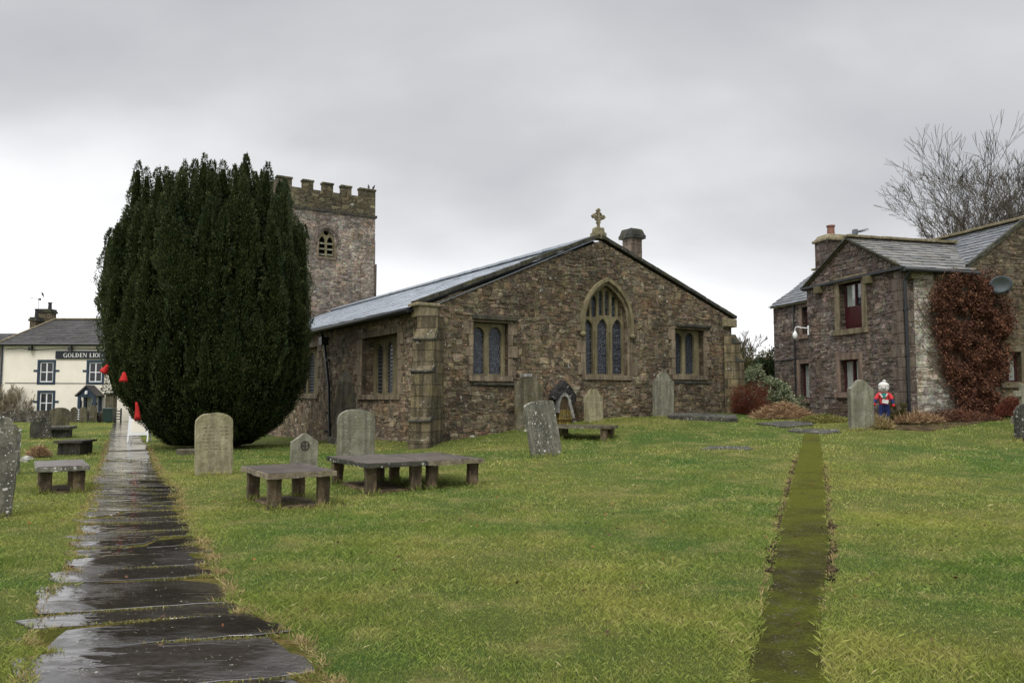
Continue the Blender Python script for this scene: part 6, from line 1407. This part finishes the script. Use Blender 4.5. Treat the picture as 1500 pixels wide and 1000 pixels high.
# scarecrow figure in a red coat
def scarecrow():
    p = place(1296, 616, 23.55); H = 1.06; root = thing('scarecrow', 'small white headed scarecrow in a red coat and blue trousers against the brown cottage wall', 'scarecrow', p, R(-24)); root.scale = (1.12, 1.12, 1.12)
    def skin(name, pts, edges, rad, m_, par=None):
        me = bpy.data.meshes.new(name); me.from_pydata([tuple(a) for a in pts], edges, []); o = bpy.data.objects.new(name, me); COL.objects.link(o); me.materials.append(m_)
        s_ = o.modifiers.new('skin', 'SKIN'); s_.use_smooth_shade = True
        for v, r_ in zip(me.skin_vertices[0].data, rad): v.radius = (r_, r_)
        me.skin_vertices[0].data[0].use_root = True
        b = o.modifiers.new('sub', 'SUBSURF'); b.levels = 1; b.render_levels = 1; o.parent = par or root; return o
    K = H / 1.06
    body = [(0, 0, .42), (0, 0, .55), (0, 0, .70), (0, 0, .80), (-.15, 0, .74), (-.21, -.06, .60), (-.24, -.12, .52), (.15, 0, .74), (.20, -.05, .60), (.22, -.10, .49), (-.08, 0, .36), (-.09, -.01, .20), (-.09, -.02, .07), (.08, 0, .36), (.09, -.01, .20), (.09, -.02, .07), (-.09, -.10, .04), (.09, -.10, .04)]
    ed = [(0, 1), (1, 2), (2, 3), (3, 4), (4, 5), (5, 6), (3, 7), (7, 8), (8, 9), (0, 10), (10, 11), (11, 12), (0, 13), (13, 14), (14, 15), (12, 16), (15, 17)]
    skin('body', body, ed, [.10, .11, .11, .06, .05, .042, .035, .05, .042, .035, .075, .06, .05, .075, .06, .05, .04, .04], M_JEANS)
    coat = [(0, 0, .46), (0, 0, .56), (0, 0, .70), (0, 0, .79), (-.15, 0, .745), (-.21, -.06, .61), (.15, 0, .745), (.20, -.05, .61)]
    skin('red_coat', coat, [(0, 1), (1, 2), (2, 3), (3, 4), (4, 5), (3, 6), (6, 7)], [.135, .135, .13, .075, .062, .055, .062, .055], M_REDC)
    q = MB(); q.lathe([(.02, -.13), (.08, -.11), (.125, -.05), (.14, .0), (.13, .06), (.09, .11), (.03, .135)], 16, (0, -.01, .93)); hd = q.build('head', M_WOOLW, root, smooth=True, sub=1)
    q = MB(); q.lathe([(.135, 0), (.14, .035), (.11, .09), (.05, .125), (.01, .13)], 14, (0, 0, .97)); q.lathe([(.005, 0), (.04, .02), (.045, .05), (.005, .075)], 10, (.02, 0, 1.085)); q.build('hat', M_WOOLW, hd, smooth=True)
    q = MB()
    for x in (-.045, .045): q.lathe([(.012, -.01), (.014, .0), (.008, .012)], 8, (x, -.142, .95))
    q.box(-.04, .04, -.142, -.13, .885, .895); q.build('face', M_BLACK, hd)
    q = MB(); q.lathe([(.012, -.015), (.018, 0), (.006, .02)], 8, (0, -.155, .92)); q.build('nose', M_TERRA, hd)
    q = MB(); q.plate([(-.07, .80), (.07, .80), (.03, .66), (-.04, .66)], [], XZ(-.15), 0, .012); q.build('scarf', M_TEAL, root); q = MB(); q.box(-.03, .03, -.152, -.145, 0, .0); q.plate([(-.115, .78), (-.085, .80), (-.02, .70), (-.05, .68)], [], XZ(-.165), 0, .01); q.plate([(.10, .78), (.07, .80), (.03, .72), (.05, .70)], [], XZ(-.165), 0, .01); q.build('white_lapel', M_WOOLW, root)
    q = MB(); q.box(-.17, -.02, -.19, -.175, .52, .62, Matrix.Rotation(R(12), 4, 'Y')); q.build('paper_note', M_WOOLW, root)
    q = MB()
    for x, z in ((-.24, .50), (.22, .47)): q.lathe([(.015, -.04), (.04, -.02), (.042, .01), (.02, .04)], 8, (x, -.12, z))
    q.build('mittens', M_RED, root, smooth=True)
    q = MB()
    for x in (-.09, .09): q.box(x - .045, x + .045, -.14, .04, -.02, .07, jit=.004)
    q.build('boots', M_BLACK, root, bevel=.02)
M_JEANS = paint('blue_cloth', (.012, .02, .10), .9, .3, 9); M_REDC = paint('red_cloth', (.55, .035, .045), .9, .35, 9); M_WOOLW = paint('white_wool', (.62, .60, .57), .95, .3, 18); M_TEAL = paint('teal_cloth', (.02, .20, .17), .9, .3, 12)
scarecrow()
# rooks
def bird(loc, rz, label, group=None, s=1.0):
    t_ = MB(); t_.lathe([(.002, -.17), (.035, -.13), (.07, -.04), (.075, .04), (.05, .11), (.035, .14), (.04, .165), (.038, .19), (.02, .215), (.002, .225)], 10); o = t_.build('rook', M_BIRD, None, smooth=True)
    for v in o.data.vertices: v.co *= s
    o.rotation_euler = (R(-28), 0, rz); o.location = loc; tag(o, label, 'bird', group)
    q = MB(); q.box(-.02, .02, -.012, .012, -.30, -.12); q.build('tail', M_BIRD, o); q = MB(); q.add([(-.01, 0, .20), (.01, 0, .20), (0, .02, .19), (0, .075, .175)], [(0, 1, 2), (0, 2, 3), (1, 3, 2), (0, 3, 1)]); q.build('beak', M_GREYM, o)
    q = MB(); q.tube([(-.02, .02, -.08), (-.02, .07, -.19)], .006, 4); q.tube([(.02, .02, -.08), (.02, .07, -.19)], .006, 4); q.build('legs', M_BIRD, o)
M_BIRD = paint('black_feathers', (.012, .012, .015), .5, .2)
def onT(px): p_ = CH.hit(1, tTY + .2, px, 275); return CH.wor((p_.x, tTY + .2, tzm + .17))
bird(onT(540), .4, 'black bird perched on the right hand merlon of the tower, left one of two'); bird(onT(547), -.8, 'black bird perched on the outer corner of the tower, right one of two')
q_ = at(62.5, 433, 58.6); bird((q_.x, q_.y, q_.z + .10), 1.3, 'black bird perched on the inn television aerial')

# ------------------------------------------------------------ grass
def m_grass():
    m, t, b = mat('grass_blades'); v = wpos(t); i = isl(t)
    a = noise(t, v, .22, 4, .6); bb = noise(t, v, 1.5, 5, .65)
    c = mixc(t, mrange(t, a, .38, .62), (.17, .255, .048), (.335, .35, .078))
    g3 = noise(t, v, .75, 4, .6); c = scalec(t, c, mrange(t, g3, .35, .65, .88, 1.10))
    c = mixc(t, mrange(t, bb, .46, .70, 0, .6), c, (.40, .35, .13))
    st = t.nodes.new('ShaderNodeMath'); st.operation = 'GREATER_THAN'; st.inputs[1].default_value = .97; t.links.new(i, st.inputs[0])
    c = mixc(t, mth(t, 'MULTIPLY', st.outputs[0], .8), c, (.42, .36, .18)); c = scalec(t, c, mrange(t, i, 0, 1, .65, 1.3))
    t.links.new(c, b.inputs['Base Color']); b.inputs['Roughness'].default_value = .5; b.inputs['Specular IOR Level'].default_value = .35
    tr = t.nodes.new('ShaderNodeBsdfTranslucent'); t.links.new(c, tr.inputs[0]); mx = t.nodes.new('ShaderNodeMixShader'); mx.inputs[0].default_value = .3
    o = [n for n in t.nodes if n.type == 'OUTPUT_MATERIAL'][0]; t.links.new(b.outputs[0], mx.inputs[1]); t.links.new(tr.outputs[0], mx.inputs[2]); t.links.new(mx.outputs[0], o.inputs[0])
m_grass()
_J = np.array([a for a, b in JOINTS]); _JS = np.array([b for a, b in JOINTS])
def notch(y, side):      # turf creeps in over the path bed at every joint
    s_ = np.interp(y, _J, _JS) * side; yy = y - s_; k = np.clip(np.searchsorted(_J, yy), 1, len(_J) - 1); d = np.minimum(np.abs(yy - _J[k - 1]), np.abs(yy - _J[k]))
    return np.exp(-(d / (.05 + .001 * y)) ** 2) * np.where(y < 18, .16, .07)
def on_path(x, y, m_=0.0):
    a = (x > pL(y) - m_ + notch(y, -1)) & (x < pR(y) + m_ - notch(y, 1)) & (y < 53.6)
    b = (x > mL(y) + .01 - m_) & (x < mR(y) - .01 + m_) & (y < MY[-1] + .3)
    return a | b
def blades(y0, y1, dens, h, w, seed, ux=.98, left=False):
    r = np.random.default_rng(seed); n = int(dens * (y1 - y0) * (y1 + y0) / 2 * 2 * ux); y = np.sqrt(r.uniform(y0 * y0, y1 * y1, n)); x = y * r.uniform(-ux, ux, n)
    if left: k = x < -.36 * y; x, y = x[k], y[k]
    cl_ = np.sin(x * 7 + 2 * np.sin(y * 5)) * np.sin(y * 8 + 2 * np.sin(x * 6))
    k = ~on_path(x + r.normal(0, .02, len(x)), y); k &= r.random(len(x)) < .8 + .2 * cl_
    # keep clear of the soil bed and the buildings
    lc = (x - CH.o.x) * math.cos(CH.a) + (y - CH.o.y) * math.sin(CH.a); ls = -(x - CH.o.x) * math.sin(CH.a) + (y - CH.o.y) * math.cos(CH.a); k &= ~((lc > -.02) & (lc < W) & (ls > -.02))
    lc = (x - CO.o.x) * math.cos(CO.a) + (y - CO.o.y) * math.sin(CO.a); ls = -(x - CO.o.x) * math.sin(CO.a) + (y - CO.o.y) * math.cos(CO.a); k &= ~((lc > -.1) & (ls > -.7))
    x, y = x[k], y[k]; n = len(x); z = gnp(x, y) - .004
    pt = .75 + .35 * np.sin(x * 1.9 + np.sin(y * 1.3) * 2) * np.cos(y * 1.6 + np.sin(x * .9)); hh = h * pt * r.uniform(.45, 1.35, n); a = r.uniform(0, 6.283, n); le = np.abs(r.normal(0, .75, n)) * hh
    edge = on_path(x, y, .10); le = np.where(edge, le * 1.2, le); hh = np.where(edge, hh * 1.15, hh)
    dx, dy = np.cos(a), np.sin(a); b = r.uniform(0, 6.283, n); wx, wy = np.cos(b) * w * .5, np.sin(b) * w * .5
    P0 = np.stack([x - wx, y - wy, z], 1); P1 = np.stack([x + wx, y + wy, z], 1); M_ = np.stack([x + dx * le * .35 + wx * .8, y + dy * le * .35 + wy * .8, z + hh * .62], 1); T_ = np.stack([x + dx * le, y + dy * le, z + hh], 1)
    return np.stack([P0, P1, M_, T_], 1).reshape(-1, 3)
Q = 1.0
gv = np.concatenate([blades(3.4, 6.5, 7500 * Q, .040, .0029, 1), blades(6.5, 11, 3900 * Q, .043, .0039, 2), blades(11, 17, 1400 * Q, .042, .0075, 3), blades(17, 27, 330 * Q, .05, .016, 4), blades(27, 53, 90 * Q, .055, .028, 5, left=True)])
def base_tufts():      # longer blades left standing round every stone
    r = np.random.default_rng(77); out = []
    for x, y, w, th, a in BASES:
        n = int(60 + 260 * w); s_ = r.integers(0, 2, n) * 2 - 1; end = r.random(n) < .18
        u = np.where(end, s_ * (w / 2 + np.abs(r.normal(0, .02, n))), r.uniform(-w / 2, w / 2, n)); v = np.where(end, r.uniform(-th / 2, th / 2, n), s_ * (th / 2 + np.abs(r.normal(0, .025, n))))
        X = x + u * math.cos(a) - v * math.sin(a); Y = y + u * math.sin(a) + v * math.cos(a); P_ = np.stack([X, Y, gnp(X, Y) - .01], 1); D_ = np.stack([r.normal(0, .35, n), r.normal(0, .35, n), np.ones(n)], 1)
        out.append(leaf_verts(P_, D_, r.uniform(.05, .15, n), .004 + y * .0005))
    return np.concatenate(out)
def clumps():      # longer tufts the mower has left, in drifts
    r = np.random.default_rng(88); n = 1300; y = np.sqrt(r.uniform(12, 200, n)); x = y * r.uniform(-.95, .95, n); k = ~on_path(x, y, .05) & (np.sin(x * 1.7 + np.sin(y * 1.1) * 2) + np.sin(y * 2.3 + x * .7) + r.normal(0, .6, n) > .5); x, y = x[k], y[k]
    m = 22; X = np.repeat(x, m) + r.normal(0, .03, len(x) * m); Y = np.repeat(y, m) + r.normal(0, .03, len(x) * m); P_ = np.stack([X, Y, gnp(X, Y) - .005], 1); D_ = np.stack([r.normal(0, .6, len(X)), r.normal(0, .6, len(X)), np.ones(len(X))], 1)
    return leaf_verts(P_, D_, r.uniform(.03, .065, len(X)), .0022 + Y * .00045)
gv = np.concatenate([gv, base_tufts(), clumps()])
tag(npmesh('grass', gv, 4, MATS['grass_blades']), kind='stuff')
def fallen():
    r = np.random.default_rng(41); n = 500; y = np.sqrt(r.uniform(12, 420, n)); x = y * r.uniform(-.75, .75, n); P_ = np.stack([x, y, gnp(x, y) + .035], 1); D_ = np.stack([r.normal(0, 1, n), r.normal(0, 1, n), r.normal(0, .25, n)], 1)
    tag(npmesh('fallen_leaves', leaf_verts(P_, D_, r.uniform(.03, .06, n), r.uniform(.015, .03, n)), 4, LV_FALL), kind='stuff')
LV_FALL = leafm('fallen_leaf', (.05, .03, .018), (.14, .07, .03), 4, (.20, .08, .03), .7, .1)
fallen()
# straw-coloured tufts fringing both paths
def fringe():
    r = np.random.default_rng(9); P_, D_ = [], []
    for f, s_, y0, y1, n, amp in ((pR, 1, 3.6, 9.5, 2600, .05), (pL, -1, 3.6, 13, 1500, .04), (pR, 1, 9.5, 26, 2200, .05), (pL, -1, 13, 30, 1500, .05), (mL, -1, 6, 18, 900, .025), (mR, 1, 6, 17, 900, .025)):
        y = r.uniform(y0, y1, n); y = y + .1 * np.sin(y * 9); x = f(y) - (s_ * notch(y, s_) if f in (pL, pR) else 0) + s_ * np.abs(r.normal(0, amp, n)) + r.normal(0, .02, n) + s_ * .02
        P_.append(np.stack([x, y, gnp(x, y)], 1)); D_.append(np.stack([-s_ * r.uniform(-.5, 1, n), r.normal(0, .7, n), r.uniform(.15, .9, n)], 1))
    P_ = np.concatenate(P_); D_ = np.concatenate(D_); n = len(P_); tag(npmesh('dry_grass_fringe', leaf_verts(P_, D_, r.uniform(.03, .085, n), r.uniform(.003, .006, n) * (1 + P_[:, 1] / 12)), 4, LV_STRAW), kind='stuff')
fringe()
def joint_moss():
    r = np.random.default_rng(19); P_ = []
    for yj, sl in JOINTS:
        if yj < 3.5 or yj > 22: continue
        n = int(1900 / (1 + yj / 8)); f = r.random(n); k = np.sin(f * 7 + yj * 3) + r.normal(0, .5, n) > .1 + .5 * math.sin(yj * 11); f = f[k]; x = pL(yj) + (pR(yj) - pL(yj)) * f; y = yj + (2 * f - 1) * sl + r.normal(0, .009, len(f)) * (1 + 3.5 * np.abs(2 * f - 1) ** 4); P_.append(np.stack([x, y, gnp(x, y) + .004], 1))
    P_ = np.concatenate(P_); n = len(P_); D_ = np.stack([r.normal(0, .7, n), r.normal(0, .5, n), r.uniform(.3, 1, n)], 1)
    tag(npmesh('joint_moss', leaf_verts(P_, D_, r.uniform(.015, .035, n), r.uniform(.004, .009, n)), 4, LV_YG), kind='stuff')
joint_moss()
